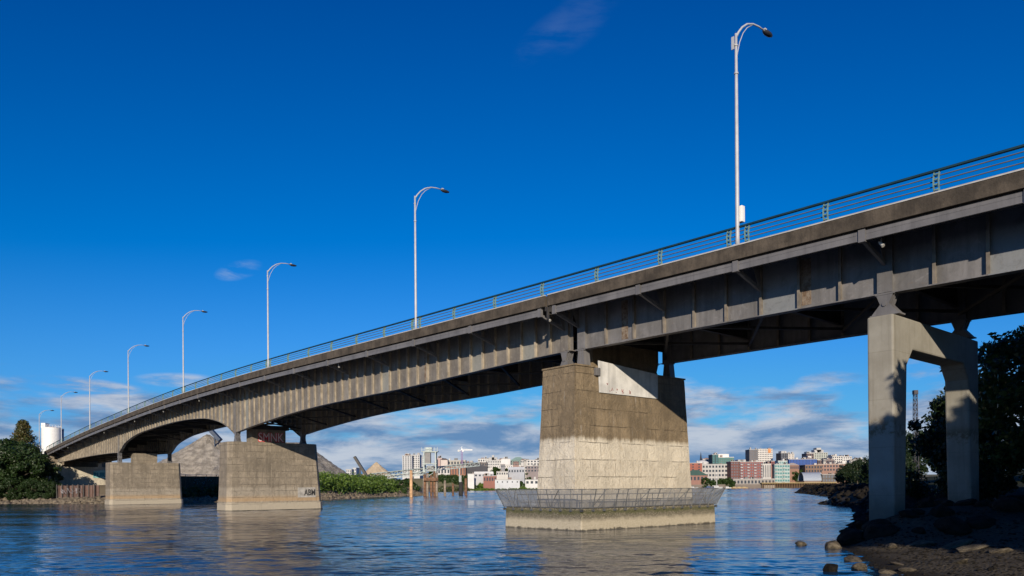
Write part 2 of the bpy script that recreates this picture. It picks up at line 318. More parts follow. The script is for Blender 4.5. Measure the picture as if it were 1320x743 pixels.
MT['rail2'] = plain('pale_rail_tube', (0.11, 0.115, 0.11), .45, var=.2)
MT['post'] = plain('teal_post_paint', (0.16, 0.27, 0.25), .5, var=.25, scale=5)
MT['galv'] = plain('galvanised_lamp_metal', (0.45, 0.46, 0.48), .45, var=.15, metal=.0)
MT['lamp_dark'] = plain('dark_lamp_housing', (0.03, 0.03, 0.035), .4, var=.2)
MT['white'] = plain('white_paint', (0.78, 0.77, 0.74), .6, var=.08)
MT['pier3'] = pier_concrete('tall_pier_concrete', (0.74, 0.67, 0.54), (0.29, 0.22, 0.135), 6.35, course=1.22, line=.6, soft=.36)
MT['pier2'] = pier_concrete('pier_concrete', (0.37, 0.32, 0.25), (0.31, 0.26, 0.195), 3.2, course=0.92, rustline=True)
MT['foot'] = footing_mat()
def bent_mat():
    m, nt, b = newmat('smooth_bent_concrete'); b.inputs['Roughness'].default_value = 0.75
    t = N(nt, 'ShaderNodeTexCoord'); sp = N(nt, 'ShaderNodeSeparateXYZ'); LK(nt, t.outputs['Object'], sp.inputs[0]); z = sp.outputs[2]
    n = N(nt, 'ShaderNodeTexNoise', i_2=0.8, i_3=6, i_4=.6); LK(nt, t.outputs['Object'], n.inputs[0])
    nf = N(nt, 'ShaderNodeTexNoise', i_2=2.6, i_3=8, i_4=.72); LK(nt, t.outputs['Object'], nf.inputs[0])
    c = MIX(nt, SMOOTH(nt, n.outputs[0], .3, .7), (0.245, 0.23, 0.19), (0.31, 0.295, 0.25))
    lz = SMOOTH(nt, M_(nt, 'ABSOLUTE', M_(nt, 'SUBTRACT', M_(nt, 'FRACT', M_(nt, 'DIVIDE', z, 2.4)), 0.5)), 0.488, 0.498)
    c = MIX(nt, M_(nt, 'MULTIPLY', lz, .3), c, (0.12, 0.11, 0.08))
    zr = M_(nt, 'ADD', z, M_(nt, 'MULTIPLY', M_(nt, 'SUBTRACT', nf.outputs[0], 0.5), 1.6))
    band = M_(nt, 'MULTIPLY', SMOOTH(nt, zr, 5.3, 5.7), M_(nt, 'SUBTRACT', 1.0, SMOOTH(nt, zr, 6.0, 6.5)))
    c = MIX(nt, M_(nt, 'MULTIPLY', M_(nt, 'MULTIPLY', band, SMOOTH(nt, nf.outputs[0], .42, .6)), .75), c, (0.12, 0.075, 0.025))
    mp = N(nt, 'ShaderNodeMapping'); mp.inputs['Scale'].default_value = (3, 3, 0.1); LK(nt, t.outputs['Object'], mp.inputs[0])
    ns = N(nt, 'ShaderNodeTexNoise', i_2=1.0, i_3=7, i_4=0.7); LK(nt, mp.outputs[0], ns.inputs[0])
    c = MIX(nt, M_(nt, 'MULTIPLY', SMOOTH(nt, ns.outputs[0], .5, .72), .4), c, (0.13, 0.115, 0.08))
    c = MIX(nt, M_(nt, 'MULTIPLY', SMOOTH(nt, nf.outputs[0], .58, .72), .3), c, (0.14, 0.12, 0.08))
    c = MIX(nt, M_(nt, 'MULTIPLY', M_(nt, 'SUBTRACT', 1.0, SMOOTH(nt, zr, 1.2, 3.2)), .65), c, (0.06, 0.052, 0.035))
    LK(nt, c, b.inputs['Base Color'])
    bp = N(nt, 'ShaderNodeBump', i_0=0.5, i_1=0.02); LK(nt, nf.outputs[0], bp.inputs['Height']); LK(nt, bp.outputs[0], b.inputs['Normal'])
    return m
MT['bent'] = bent_mat()
MT['bark'] = plain('bark', (0.09, 0.07, 0.05), .9, var=.4, scale=3)
MT['leaf_dark'] = leaf_mat('dark_leaves', (0.010, 0.024, 0.007), (0.028, 0.052, 0.012), (0.016, 0.034, 0.009))
MT['leaf_mid'] = leaf_mat('mid_leaves', (0.022, 0.052, 0.011), (0.048, 0.085, 0.018), (0.035, 0.07, 0.013))
MT['leaf_bank'] = leaf_mat('bank_tree_leaves', (0.016, 0.040, 0.009), (0.038, 0.068, 0.014), (0.024, 0.05, 0.010))
MT['leaf_hedge'] = leaf_mat('hedge_leaves', (0.075, 0.145, 0.020), (0.13, 0.20, 0.028), (0.10, 0.165, 0.022))
MT['leaf_con'] = leaf_mat('conifer_needles', (0.07, 0.075, 0.02), (0.14, 0.10, 0.035), (0.05, 0.08, 0.02))
MT['grass'] = leaf_mat('grass_blades', (0.10, 0.12, 0.03), (0.20, 0.18, 0.07), (0.14, 0.13, 0.05))
MT['dark_rock'] = plain('shade_darkened_stone', (0.020, 0.017, 0.013), .95, var=.5, scale=2.0, bump=.08, scale2=7)  # dark stone, colour lowered further to carry the right bank's shade
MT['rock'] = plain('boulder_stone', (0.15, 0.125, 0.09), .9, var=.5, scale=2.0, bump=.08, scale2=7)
MT['riprap'] = plain('riprap_stone', (0.20, 0.165, 0.12), .95, var=.5, scale=.9, bump=.1, scale2=4)
MT['gravel_pile'] = plain('gravel_heap', (0.46, 0.41, 0.335), .95, var=.4, scale=.5, bump=.8, scale2=2.6)
MT['sand_pile'] = plain('sand_heap', (0.52, 0.42, 0.29), .95, var=.15, scale=.3, bump=.05)

# ------------------------------------------------------------------ water
def water():
    m, nt, b = newmat('rippled_water')
    b.inputs['Base Color'].default_value = (0.004, 0.030, 0.075, 1); b.inputs['Roughness'].default_value = 0.07; b.inputs['IOR'].default_value = 1.34
    g = N(nt, 'ShaderNodeNewGeometry')
    def nz(sx, sy, scale, det, dist=0.0, rough=.55):
        mp = N(nt, 'ShaderNodeMapping'); mp.inputs['Scale'].default_value = (sx, sy, 1); mp.inputs['Rotation'].default_value = (0, 0, 0.22); LK(nt, g.outputs['Position'], mp.inputs[0])
        n = N(nt, 'ShaderNodeTexNoise', i_2=scale, i_3=det, i_4=rough); n.inputs['Distortion'].default_value = dist; LK(nt, mp.outputs[0], n.inputs[0]); return n.outputs[0]
    rip = nz(0.75, 1.25, 2.1, 4, .3); med = nz(.55, 1.3, .55, 3, .4); cal = nz(.028, .11, 1.0, 4, .6)
    calm = M_(nt, 'ADD', 0.32, M_(nt, 'MULTIPLY', SMOOTH(nt, cal, 0.36, 0.62), 0.75))
    h = M_(nt, 'ADD', M_(nt, 'MULTIPLY', rip, 0.35), M_(nt, 'MULTIPLY', med, 0.9))
    h = M_(nt, 'MULTIPLY', h, calm)
    bp = N(nt, 'ShaderNodeBump', i_0=1.0, i_1=0.12); LK(nt, h, bp.inputs['Height']); LK(nt, bp.outputs[0], b.inputs['Normal'])
    # waves are real geometry: a fan of fine rows around the shore, coarser with distance, a flat sheet beyond
    rg = np.random.RandomState(12); k = 0.0033; rows = int(math.log(1500/9.0)/k); rad = 9.0*np.exp(k*np.arange(rows)); ncol = 700
    ang = np.linspace(R(-40), R(40), ncol); RR, AA = np.meshgrid(rad, ang, indexing='ij'); X_ = RR*np.sin(AA); Y_ = RR*np.cos(AA); H = np.zeros_like(X_)
    def patch(sc_, el_, seed):
        r = np.random.RandomState(seed); f = np.zeros_like(X_)
        for _ in range(9): a = r.uniform(0, 6.28); kx = math.cos(a)*sc_*r.uniform(.5, 1.6); ky = math.sin(a)*sc_*el_*r.uniform(.5, 1.6); f += np.sin(X_*kx+Y_*ky+r.uniform(0, 6.28)+1.2*np.sin(X_*ky*.7-Y_*kx*.9+r.uniform(0, 6.28)))
        return f/3.0
    cal = np.clip(.62+.42*patch(.035, 3.2, 4)+.18*patch(.2, 2.2, 5), .22, 1.25)
    wx = .5*patch(.35, 1, 6); wy = .5*patch(.35, 1, 7)
    for lam in np.exp(np.linspace(math.log(.32), math.log(3.6), 46)):
        a = rg.normal(1.45, .75); kk = 2*math.pi/lam; slope = .019*(1.0 if lam < 1.6 else .62)
        fade = np.clip((lam/(RR*k)-2.2)/2.5, 0, 1)
        ph = (X_+wx)*kk*math.cos(a)+(Y_+wy)*kk*math.sin(a)+rg.uniform(0, 6.28)
        H += slope/kk*fade*(np.sin(ph)+.18*np.sin(2*ph+.6))
    # beyond the reach of the short waves a rough longer chop keeps the far surface broken
    H += np.clip((RR-90)/200, 0, 1)*np.clip(rg.normal(size=H.shape), -2, 2)*RR*k*.05
    H *= cal; V = np.stack([X_, Y_, H], -1).reshape(-1, 3); idx = np.arange(rows*ncol).reshape(rows, ncol)
    q = np.stack([idx[:-1, :-1], idx[1:, :-1], idx[1:, 1:], idx[:-1, 1:]], -1).reshape(-1, 4); nf = len(q)
    me = bpy.data.meshes.new('water'); me.vertices.add(len(V)+4); me.loops.add(4*nf+4); me.polygons.add(nf+1)
    V = np.concatenate([V, np.array([(-9000, -400, -.35), (9000, -400, -.35), (9000, 12000, -.35), (-9000, 12000, -.35)])])
    me.vertices.foreach_set('co', V.ravel()); me.loops.foreach_set('vertex_index', np.concatenate([q[:, ::-1].ravel(), np.array([len(V)-4, len(V)-3, len(V)-2, len(V)-1])]))
    me.polygons.foreach_set('loop_start', np.arange(0, 4*nf+4, 4)); me.polygons.foreach_set('loop_total', np.full(nf+1, 4)); me.polygons.foreach_set('use_smooth', np.ones(nf+1, bool)); me.update(); me.materials.append(m)
    o = link(bpy.data.objects.new('water', me)); tag(o, kind='structure'); return o
water()

# ------------------------------------------------------------------ land
def poly_sd(P, X, Y):                                # + inside
    P = np.array(P, float); d2 = np.full(X.shape, 1e18); ins = np.zeros(X.shape, bool)
    for i in range(len(P)):
        a = P[i]; b = P[(i+1) % len(P)]; e = b-a; w0 = X-a[0]; w1 = Y-a[1]
        t = np.clip((w0*e[0]+w1*e[1])/(e@e), 0, 1); d2 = np.minimum(d2, (w0-t*e[0])**2+(w1-t*e[1])**2)
        c = ((a[1] <= Y) & (b[1] > Y)) | ((b[1] <= Y) & (a[1] > Y))
        with np.errstate(divide='ignore', invalid='ignore'): xi = a[0]+(Y-a[1])*e[0]/(e[1] if e[1] else 1e-9)
        ins ^= c & (X < xi)
    return np.where(ins, 1, -1)*np.sqrt(d2)
rs = np.random.RandomState(3)
def sm(a, b, x): t = np.clip((x-a)/(b-a), 0, 1); return t*t*(3-2*t)
_ph = rs.rand(40, 4)
def fnoise(X, Y, sc_, octv=4):
    r = np.zeros_like(X, dtype=float); a = 1.0; k = 0
    for o in range(octv):
        for j in range(3):
            p = _ph[(o*3+j) % 40]; th = p[0]*6.283; f = sc_*(2**o)*(0.8+.4*p[1])
            r += a*np.sin((X*math.cos(th)+Y*math.sin(th))*f+p[2]*6.283+1.3*np.sin((X*math.sin(th)-Y*math.cos(th))*f*.7+p[3]*6.28))/3
        a *= .5
    return r
def land(name, xs, ys, hfun, mat, kind='structure'):
    X, Y = np.meshgrid(np.array(xs), np.array(ys)); Zz = hfun(X, Y)
    ny, nx = X.shape; V = np.stack([X, Y, Zz], -1).reshape(-1, 3)
    idx = np.arange(nx*ny).reshape(ny, nx)
    q = np.stack([idx[:-1, :-1], idx[:-1, 1:], idx[1:, 1:], idx[1:, :-1]], -1).reshape(-1, 4)
    zq = V[:, 2][q]; q = q[zq.max(1) > -0.9]
    me = bpy.data.meshes.new(name); me.from_pydata(V.tolist(), [], q.tolist()); me.materials.append(mat)
    me.polygons.foreach_set('use_smooth', [True]*len(me.polygons))
    o = link(bpy.data.objects.new(name, me)); tag(o, kind=kind); return o
def sm(a, b, x): t = np.clip((x-a)/(b-a), 0, 1); return t*t*(3-2*t)
def ground_mat(name, beach, soil, green, zb, zg):
    m, nt, b = newmat(name); b.inputs['Roughness'].default_value = .95; b.inputs['Specular IOR Level'].default_value = .15
    g = N(nt, 'ShaderNodeNewGeometry'); sp = N(nt, 'ShaderNodeSeparateXYZ'); LK(nt, g.outputs['Position'], sp.inputs[0]); z = sp.outputs[2]
    n = N(nt, 'ShaderNodeTexNoise', i_2=1.2, i_3=8, i_4=.7); LK(nt, g.outputs['Position'], n.inputs[0])
    v = N(nt, 'ShaderNodeTexVoronoi', i_2=9.0); LK(nt, g.outputs['Position'], v.inputs[0])
    zz = M_(nt, 'ADD', z, M_(nt, 'MULTIPLY', M_(nt, 'SUBTRACT', n.outputs[0], .5), 1.2))
    peb = MIX(nt, M_(nt, 'MULTIPLY', v.outputs['Color'], .9), beach, tuple(c*2.2 for c in beach))
    c = MIX(nt, SMOOTH(nt, zz, zb-.3, zb+.3), peb, soil); c = MIX(nt, SMOOTH(nt, zz, zg-.4, zg+.4), c, green)
    c = MIX(nt, M_(nt, 'SUBTRACT', 1.0, SMOOTH(nt, z, .02, .15)), c, tuple(x*.45 for x in beach))
    LK(nt, c, b.inputs['Base Color'])
    bp = N(nt, 'ShaderNodeBump', i_0=1.0, i_1=0.05); LK(nt, v.outputs['Distance'], bp.inputs['Height']); LK(nt, bp.outputs[0], b.inputs['Normal'])
    return m
MT['gr_right'] = ground_mat('gravel_beach', (0.05, 0.042, 0.030), (0.02, 0.018, 0.013), (0.03, 0.035, 0.015), 1.4, 2.6)
MT['gr_left'] = ground_mat('yard_soil', (0.16, 0.13, 0.10), (0.17, 0.14, 0.10), (0.16, 0.15, 0.09), 2.0, 6.0)
MT['gr_far'] = ground_mat('far_shore_soil', (0.17, 0.14, 0.10), (0.10, 0.10, 0.05), (0.07, 0.09, 0.03), 1.4, 3.0)
PR = [(9.5,-20),(10.2,8),(11.3,20),(12.6,27),(14.6,32),(15.6,36),(17.5,40.5),(23,50),(36,78),(45,100),(48.7,121),(57,131),(66,150),(80,190),(98,250),(110,292),(112,303),(128,330),(170,430),(260,640),(420,860),(900,950),(900,-120),(10,-120)]
def h_right(X, Y):
    d = poly_sd(PR, X, Y)+0.5*fnoise(X, Y, .5, 3)*np.clip((Y)/60, .35, 3)
    z = np.where(d > 0, .10*np.minimum(d, 6)+.03*np.clip(d-6, 0, 60), .35*d)
    z = z+1.15*sm(31.5, 37.5, Y+.25*(X-20))*sm(.2, 3.0, d)+1.2*sm(60, 90, Y)*sm(1, 6, d)+1.5*sm(10, 30, d)
    z = z+.10*fnoise(X, Y, 1.3, 4)*sm(0, 1.5, d)
    return np.maximum(z, -1.2)
def grid_axis(parts):
    r = []
    for a, b, st in parts: r += list(np.arange(a, b, st))
    return r+[parts[-1][1]]
land('river_bank', grid_axis([(-2, 60, .5), (60, 160, 2), (160, 900, 14)]), grid_axis([(-120, 10, 6), (10, 60, .5), (60, 150, 1.5), (150, 340, 3.5), (340, 960, 14)]), h_right, MT['gr_right'])
PL = [(-700,190),(-150,184),(-122,183),(-112,180),(-104,174),(-89,169),(-76,172),(-70,182),(-62,201),(-55,219),(-49,262),(-43,297),(-37,312),(-36,330),(-52,380),(-66,480),(-70,620),(-60,820),(-40,960),(60,1000),(260,995),(480,1000),(900,990),(900,3500),(-1500,3500),(-1500,190)]
def h_left(X, Y):
    d = poly_sd(PL, X, Y)+.6*fnoise(X, Y, .25, 3)
    near = 1-sm(320, 420, Y)
    flat_ = sm(-64, -74, X)*sm(330, 300, Y)
    z = np.where(d > 0, near*((.55*(1-flat_)+.16*flat_)*np.minimum(d, 8)+flat_*3.2*sm(14, 22, d))+(1-near)*(.22*np.minimum(d, 14)), .4*d)
    z = z+20*sm(1040, 1500, Y)*sm(0, 60, d)*sm(60, 160, X)
    z = z+12*sm(872, 905, Y)*sm(1400, 1000, Y)*sm(75, 35, X)*sm(-175, -120, X)*sm(0, 10, d)
    return np.maximum(z, -1.2)
land('ground', grid_axis([(-1500, -260, 20), (-260, -30, 1.5), (-30, 900, 9)]), grid_axis([(165, 345, 1.5), (345, 1100, 9), (1100, 3500, 60)]), h_left, MT['gr_left'])

# ------------------------------------------------------------------ rocks
def rock_mesh(seed, mat, name='rock'):
    import bmesh
    bm = bmesh.new(); bmesh.ops.create_icosphere(bm, subdivisions=3, radius=1); r = random.Random(seed)
    pl = []
    for _ in range(13):
        n = Vector((r.gauss(0,1), r.gauss(0,1), r.gauss(0,1))).normalized(); pl.append((n, r.uniform(.62, .92)))
    for v in bm.verts:
        for n, d in pl:
            k = v.co.dot(n)
            if k > d: v.co -= n*(k-d)*.9
        v.co += v.co.normalized()*.04*math.sin(v.co.x*7+seed)*math.cos(v.co.y*6-seed)
    me = bpy.data.meshes.new(name); bm.to_mesh(me); bm.free(); me.materials.append(mat)
    return me
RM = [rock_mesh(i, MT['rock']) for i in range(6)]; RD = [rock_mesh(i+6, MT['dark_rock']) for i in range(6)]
def hz_r(x, y): return float(h_right(np.array([[x]], float), np.array([[y]], float))[0, 0])
def hz_l(x, y): return float(h_left(np.array([[x]], float), np.array([[y]], float))[0, 0])
rr = random.Random(5)
def rock(loc, s, label, group=None, name='rock', dark=False):
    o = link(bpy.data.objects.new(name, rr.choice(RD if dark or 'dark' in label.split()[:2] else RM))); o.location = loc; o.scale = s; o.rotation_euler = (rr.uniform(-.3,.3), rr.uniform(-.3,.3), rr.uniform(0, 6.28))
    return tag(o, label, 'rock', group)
def on_water(x, y): # pixel on the waterline -> ground point
    v = (PY-y)-ROLL*(x-PX); Yd = -CH*F/v; u = x-PX+ROLL*(PY-y); return Vector((u*Yd/F, Yd, 0))
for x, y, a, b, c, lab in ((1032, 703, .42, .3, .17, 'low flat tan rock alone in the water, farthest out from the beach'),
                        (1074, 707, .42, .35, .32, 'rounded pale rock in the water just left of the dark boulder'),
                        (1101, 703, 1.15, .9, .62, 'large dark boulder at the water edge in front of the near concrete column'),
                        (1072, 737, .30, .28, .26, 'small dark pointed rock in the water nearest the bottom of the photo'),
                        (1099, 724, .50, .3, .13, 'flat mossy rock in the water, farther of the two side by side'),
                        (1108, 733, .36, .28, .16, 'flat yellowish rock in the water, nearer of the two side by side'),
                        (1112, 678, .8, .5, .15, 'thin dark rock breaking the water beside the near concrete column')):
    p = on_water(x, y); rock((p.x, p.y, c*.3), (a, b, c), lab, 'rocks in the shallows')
lit = [(1185, 704, 1.3, .6, .28), (1230, 706, 1.5, .5, .25), (1255, 708, 1.2, .6, .22), (1148, 706, .5, .4, .22), (1236, 726, .75, .4, .15), (1170, 737, .5, .4, .18), (1160, 729, .6, .3, .12), (1143, 740, .5, .4, .2), (1290, 712, .8, .5, .2)]
for x, y, a, b, c in lit:
    a *= .62; b *= .6; c *= .6
    p = at(x, y, 30); d = Vector((p.x, p.y, p.z-CH)).normalized(); q = Vector((0, 0, CH)); 
    for _ in range(400):
        q = q+d*.15
        if q.z < max(hz_r(q.x, q.y), 0): break
    rock((q.x, q.y, max(0, hz_r(q.x, q.y))+c*.2), (a, b, c), 'flat tan stone lying on the dark gravel beach', 'flat stones on the gravel beach')
for k in range(110):
    x = rr.uniform(16, 40); y = rr.uniform(33.5, 47)
    if poly_sd(PR, np.array([[x]]), np.array([[y]]))[0, 0] < .6: continue
    w = (Vector((x, y, 0))-O); ww, ss = w.dot(TT), w.dot(DD)
    if -8.4 < ss < -5.6 and (1.2 < ww < 4.6 or 11 < ww < 14.4): continue
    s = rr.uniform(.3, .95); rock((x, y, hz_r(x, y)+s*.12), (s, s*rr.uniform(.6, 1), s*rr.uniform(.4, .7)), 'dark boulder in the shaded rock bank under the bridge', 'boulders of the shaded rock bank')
def rock_field(name, n, gen, smin, smax, mat, label, cat='rocks'):
    base = [np.array([v.co[:] for v in me.vertices]) for me in [rock_lo(i) for i in range(4)]]
    fc = [[tuple(p.vertices) for p in rock_lo(i).polygons] for i in range(4)]
    V = []; Fc = []; o = 0
    for k in range(n):
        x, y, z = gen(); s = rr.uniform(smin, smax); a = rr.uniform(0, 6.28); i = rr.randrange(4); b = base[i]*np.array([s, s*rr.uniform(.6, 1), s*rr.uniform(.5, .8)])
        c, q = math.cos(a), math.sin(a); b = np.stack([b[:, 0]*c-b[:, 1]*q+x, b[:, 0]*q+b[:, 1]*c+y, b[:, 2]+z], -1)
        V.append(b); Fc += [tuple(t+o for t in f) for f in fc[i]]; o += len(b)
    me = bpy.data.meshes.new(name); me.from_pydata(np.concatenate(V).tolist(), [], Fc); me.materials.append(mat)
    ob = link(bpy.data.objects.new(name, me)); tag(ob, label, cat, kind='stuff'); return ob
_rl = {}
def rock_lo(i):
    if i not in _rl:
        import bmesh
        bm = bmesh.new(); bmesh.ops.create_icosphere(bm, subdivisions=1, radius=1); r = random.Random(i+90)
        for v in bm.verts: v.co *= r.uniform(.7, 1.1)
        me = bpy.data.meshes.new('r'); bm.to_mesh(me); bm.free(); _rl[i] = me
    return _rl[i]
LS = [(-122,183),(-112,180),(-104,174),(-89,169),(-76,172),(-70,182),(-62,201),(-55,219),(-49,262),(-43,297),(-37,312)]
def along(P, t):
    L = [math.dist(P[i], P[i+1]) for i in range(len(P)-1)]; q = t*sum(L)
    for i, l in enumerate(L):
        if q <= l or i == len(L)-1: return Vector((P[i][0]+(P[i+1][0]-P[i][0])*q/l, P[i][1]+(P[i+1][1]-P[i][1])*q/l))
        q -= l
def gen_left():
    while True:
        p = along(LS, rr.random()); x = p.x+rr.uniform(-9, 5); y = p.y+rr.uniform(-2, 8)
        d = poly_sd(PL, np.array([[x]]), np.array([[y]]))[0, 0]
        if -.5 < d < 8: return x, y, hz_l(x, y)+.05
rock_field('riprap', 2600, gen_left, .35, .95, MT['riprap'], 'brown riprap stones sloping into the water along the left bank', 'riprap')
def gen_right():
    while True:
        p = along(PR[5:17], rr.random()**1.5); x = p.x+rr.uniform(-1, 9); y = p.y+rr.uniform(-5, 5)
        d = poly_sd(PR, np.array([[x]]), np.array([[y]]))[0, 0]
        if -.6 < d < 6 and y > 46: return x, y, hz_r(x, y)
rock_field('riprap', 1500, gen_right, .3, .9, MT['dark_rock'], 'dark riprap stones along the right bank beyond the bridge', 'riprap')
def gen_peb():
    while True:
        x = rr.uniform(12, 34); y = rr.uniform(21, 37)
        d = poly_sd(PR, np.array([[x]]), np.array([[y]]))[0, 0]
        if d > -.3: return x, y, hz_r(x, y)-.01
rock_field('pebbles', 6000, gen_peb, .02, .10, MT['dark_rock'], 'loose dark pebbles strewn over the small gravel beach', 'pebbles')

# ------------------------------------------------------------------ foliage
def leaf_mesh(name, centers, rad, n, size, mat, seed, flat=.85, shell=True):
    r = np.random.RandomState(seed); C_ = np.array(centers); k = r.randint(0, len(C_), n)
    v = r.normal(size=(n, 3)); v /= np.linalg.norm(v, axis=1)[:, None]
    rr_ = (r.rand(n)**.45)[:, None]; P = C_[k, :3]+v*rr_*(rad*C_[k, 3])[:, None]*np.array([1, 1, flat])
    nrm = r.normal(size=(n, 3))+v*.8; nrm /= np.linalg.norm(nrm, axis=1)[:, None]
    a = np.cross(nrm, r.normal(size=(n, 3))); a /= np.linalg.norm(a, axis=1)[:, None]; b = np.cross(nrm, a)
    s = (size*(.6+.8*r.rand(n)))[:, None]
    V = np.stack([P-a*s, P+b*s*.5, P+a*s, P-b*s*.5], 1).reshape(-1, 3)
    me = bpy.data.meshes.new(name); me.vertices.add(4*n); me.loops.add(4*n); me.polygons.add(n)
    me.vertices.foreach_set('co', V.ravel()); me.loops.foreach_set('vertex_index', np.arange(4*n)); me.polygons.foreach_set('loop_start', np.arange(0, 4*n, 4)); me.polygons.foreach_set('loop_total', np.full(n, 4))
    me.update(); me.materials.append(mat); return me
def make_tree(name, H, Rc, zc0, nleaf, size, mat, seed, nclump=60, conifer=False, clr=.24):
    """empty + trunk + crown, base at origin; crown between zc0 and H"""
    r = random.Random(seed); root = bpy.data.objects.new(name, None); cs = []
    mb = MB(); tr = .028*H
    if conifer:
        for i in range(nclump):
            t = (i+.5)/nclump; z = zc0+(H-zc0)*t; rad = Rc*(1-t)**.85+.03*H*.3; a = r.uniform(0, 6.28); q = rad*r.uniform(.45, .95)
            cs.append((q*math.cos(a), q*math.sin(a), z, (.5+.7*(1-t))))
        cs += [(0, 0, zc0+(H-zc0)*t, .45) for t in (.8, .88, .94, .98)]
        mb.tube([(0, 0, -.8), (0, 0, H*.5), (0, 0, H*.97)], [tr, tr*.6, .03], 8)
    else:
        hc = (H-zc0)/2; mid = zc0+hc; tips = []
        for i in range(nclump):
            z = r.uniform(-1, 1); a = r.uniform(0, 6.28); q = math.sqrt(max(0, 1-z*z))*r.uniform(.5, 1)
            lob = .82+.26*math.sin(2.3*a+seed)+.12*math.sin(5*a+seed*2+3*z)
            cs.append((Rc*q*math.cos(a)*lob, Rc*q*math.sin(a)*lob, mid+hc*z*(.9 if z > 0 else .95)*r.uniform(.8, 1.05), r.uniform(.55, 1.25)))
        lean = (r.uniform(-.04, .04)*H, r.uniform(-.04, .04)*H)
        mb.tube([(0, 0, -.8), (lean[0]*.3, lean[1]*.3, zc0*.7), (lean[0], lean[1], mid), (lean[0], lean[1], H*.85)], [tr*1.25, tr, tr*.55, .03], 9)
        for c in r.sample(cs, min(14, len(cs))):
            z0 = r.uniform(zc0*.6, mid); k = z0/mid
            p0 = Vector((lean[0]*k, lean[1]*k, z0)); p2 = Vector(c[:3]); p1 = (p0+p2)/2+Vector((0, 0, .08*H*r.uniform(-.3, 1)))
            mb.tube([p0, p1, p2], [tr*.4, tr*.22, .03], 6)
    link(root)
    mb.build('trunk', MT['bark'], root, smooth=True)
    me = leaf_mesh('crown', cs, Rc*clr if not conifer else Rc*.33, nleaf, size, mat, seed)
    c = bpy.data.objects.new('crown', me); link(c, root)
    return root
# big broadleaf tree at right, beyond the bridge
MT['leaf_big'] = leaf_mat('big_tree_leaves', (0.03, 0.06, 0.012), (0.085, 0.13, 0.03), (0.04, 0.08, 0.016), rough=.4)
T1 = make_tree('broadleaf_tree', 11.3, 5.4, 1.6, 26000, .17, MT['leaf_big'], 11, 95, clr=.21)
def put(root, x, y, rz=0, sc_=(1,1,1), z=None, **k):
    root.location = (x, y, (hz_r(x, y) if z is None else z)); root.rotation_euler = (0, 0, rz); root.scale = sc_; return tag(root, **k)
put(T1, 34.0, 49.5, .4, (1.12, 1.12, 1.04), label='large dark broadleaf tree at the right edge of the photo beyond the bridge', cat='tree')
T2 = make_tree('broadleaf_tree', 10.0, 4.2, .6, 11000, .22, MT['leaf_dark'], 23, 70)
GR = 'dark trees on the right bank'
put(T2, 44.0, 74, 0, (1.0, 1, .92), label='dark tree seen between the two legs of the concrete bent', cat='tree', group=GR)
def tcopy(src, x, y, rz, s, label, group, z=None):
    return dup(src, (x, y, hz_r(x, y) if z is None else z), rz, (s, s, s*rr.uniform(.9, 1.1)), label=label, cat='tree', group=group)
for x, y, rz, s, lab in ((37, 58, 1.2, .62, 'low dark tree right beside the far leg of the concrete bent'), (45, 62, 2.4, .8, 'dark tree filling the gap behind the big tree at the right edge'),
                    (51, 88, .7, .6, 'dark tree behind the near leg of the concrete bent'), (66, 130, 3.3, .52, 'dark round tree left of the near concrete leg, close to the low spit'),
                    (77, 158, 5.1, .7, 'dark tree directly left of the near concrete leg, on the spit'), (61, 100, 2.0, .8, 'dark tree hidden mostly behind the near concrete leg'),
                    (91, 190, 1.0, .6, 'dark tree farther out on the bank left of the near concrete leg'), (55, 75, 4.0, .95, 'dark tree at the right, behind the far leg of the bent'),
                    (50.5, 106, .3, .42, 'dark tree by the low spit, seen past the near concrete leg'), (55.5, 114, 1.3, .46, 'dark tree behind the low spit, close to the near concrete leg'), (61, 121, 2.3, .5, 'dark tree on the inner side of the low spit'),
                    (106, 240, .3, .72, 'dark tree on the far spit, left end of the far clump'), (116, 258, 1.3, .8, 'dark tree on the far spit, middle of the far clump'), (126, 275, 2.2, .85, 'dark tree on the far spit, right side of the far clump'), (98, 215, 2.9, .62, 'dark tree before the far spit'),
                    (53.5, 113, .3, .36, 'low dark bushy tree at the landward end of the low spit'), (59.5, 127, 1.9, .40, 'low dark bushy tree in the middle of the bank behind the low spit'), (66.5, 143, 2.9, .42, 'low dark bushy tree farther along the bank behind the low spit'), (86, 181, .9, .5, 'low dark bushy tree below the far clump on the right bank'), (99, 228, .2, .5, 'small dark tree at the foot of the far clump nearest the far spit'),
                    (53, 88, .3, .98, 'tall dark tree showing against the sky between the two legs of the bent'), (38.5, 65, 1.9, .9, 'added dark tree just behind the far leg of the concrete bent, shading the riprap'),  # the tree behind the far leg is added to shade the riprap
                    (115, 220, .3, 1.25, 'tall dark tree far behind, between the legs of the bent, left of the crane boom'), (124, 232, 1.3, 1.35, 'tall dark tree far behind, between the legs of the bent, right of the crane boom'), (104, 205, 2.2, 1.0, 'dark tree far behind the near concrete leg'),
                    (73, 140, .3, .5, 'small dark tree at the left end of the clump on the spit')):
    tcopy(T2, x, y, rz, s, lab, GR)
# small shrubs on the near bank
SH = make_tree('shrub', 2.4, 1.9, .1, 4500, .11, MT['leaf_dark'], 31, 40, clr=.34)
put(SH, 31, 41.5, 0, label='leafy shrub at the right edge above the gravel beach', cat='shrub', group='shrubs on the rock bank')
for x, y, s, lab in ((33.5, 44, 1.2, 'shrub under the big tree at the right edge'), (30, 50, 1.1, 'shrub right of the far concrete leg'), (31.5, 61, 1.1, 'shrub on the ground between the two concrete legs'), (36, 46, 1.3, 'dark shrub at the far right under the tree')):
    dup(SH, (x, y, hz_r(x, y)), x, (s, s, s), label=lab, cat='shrub', group='shrubs on the rock bank')
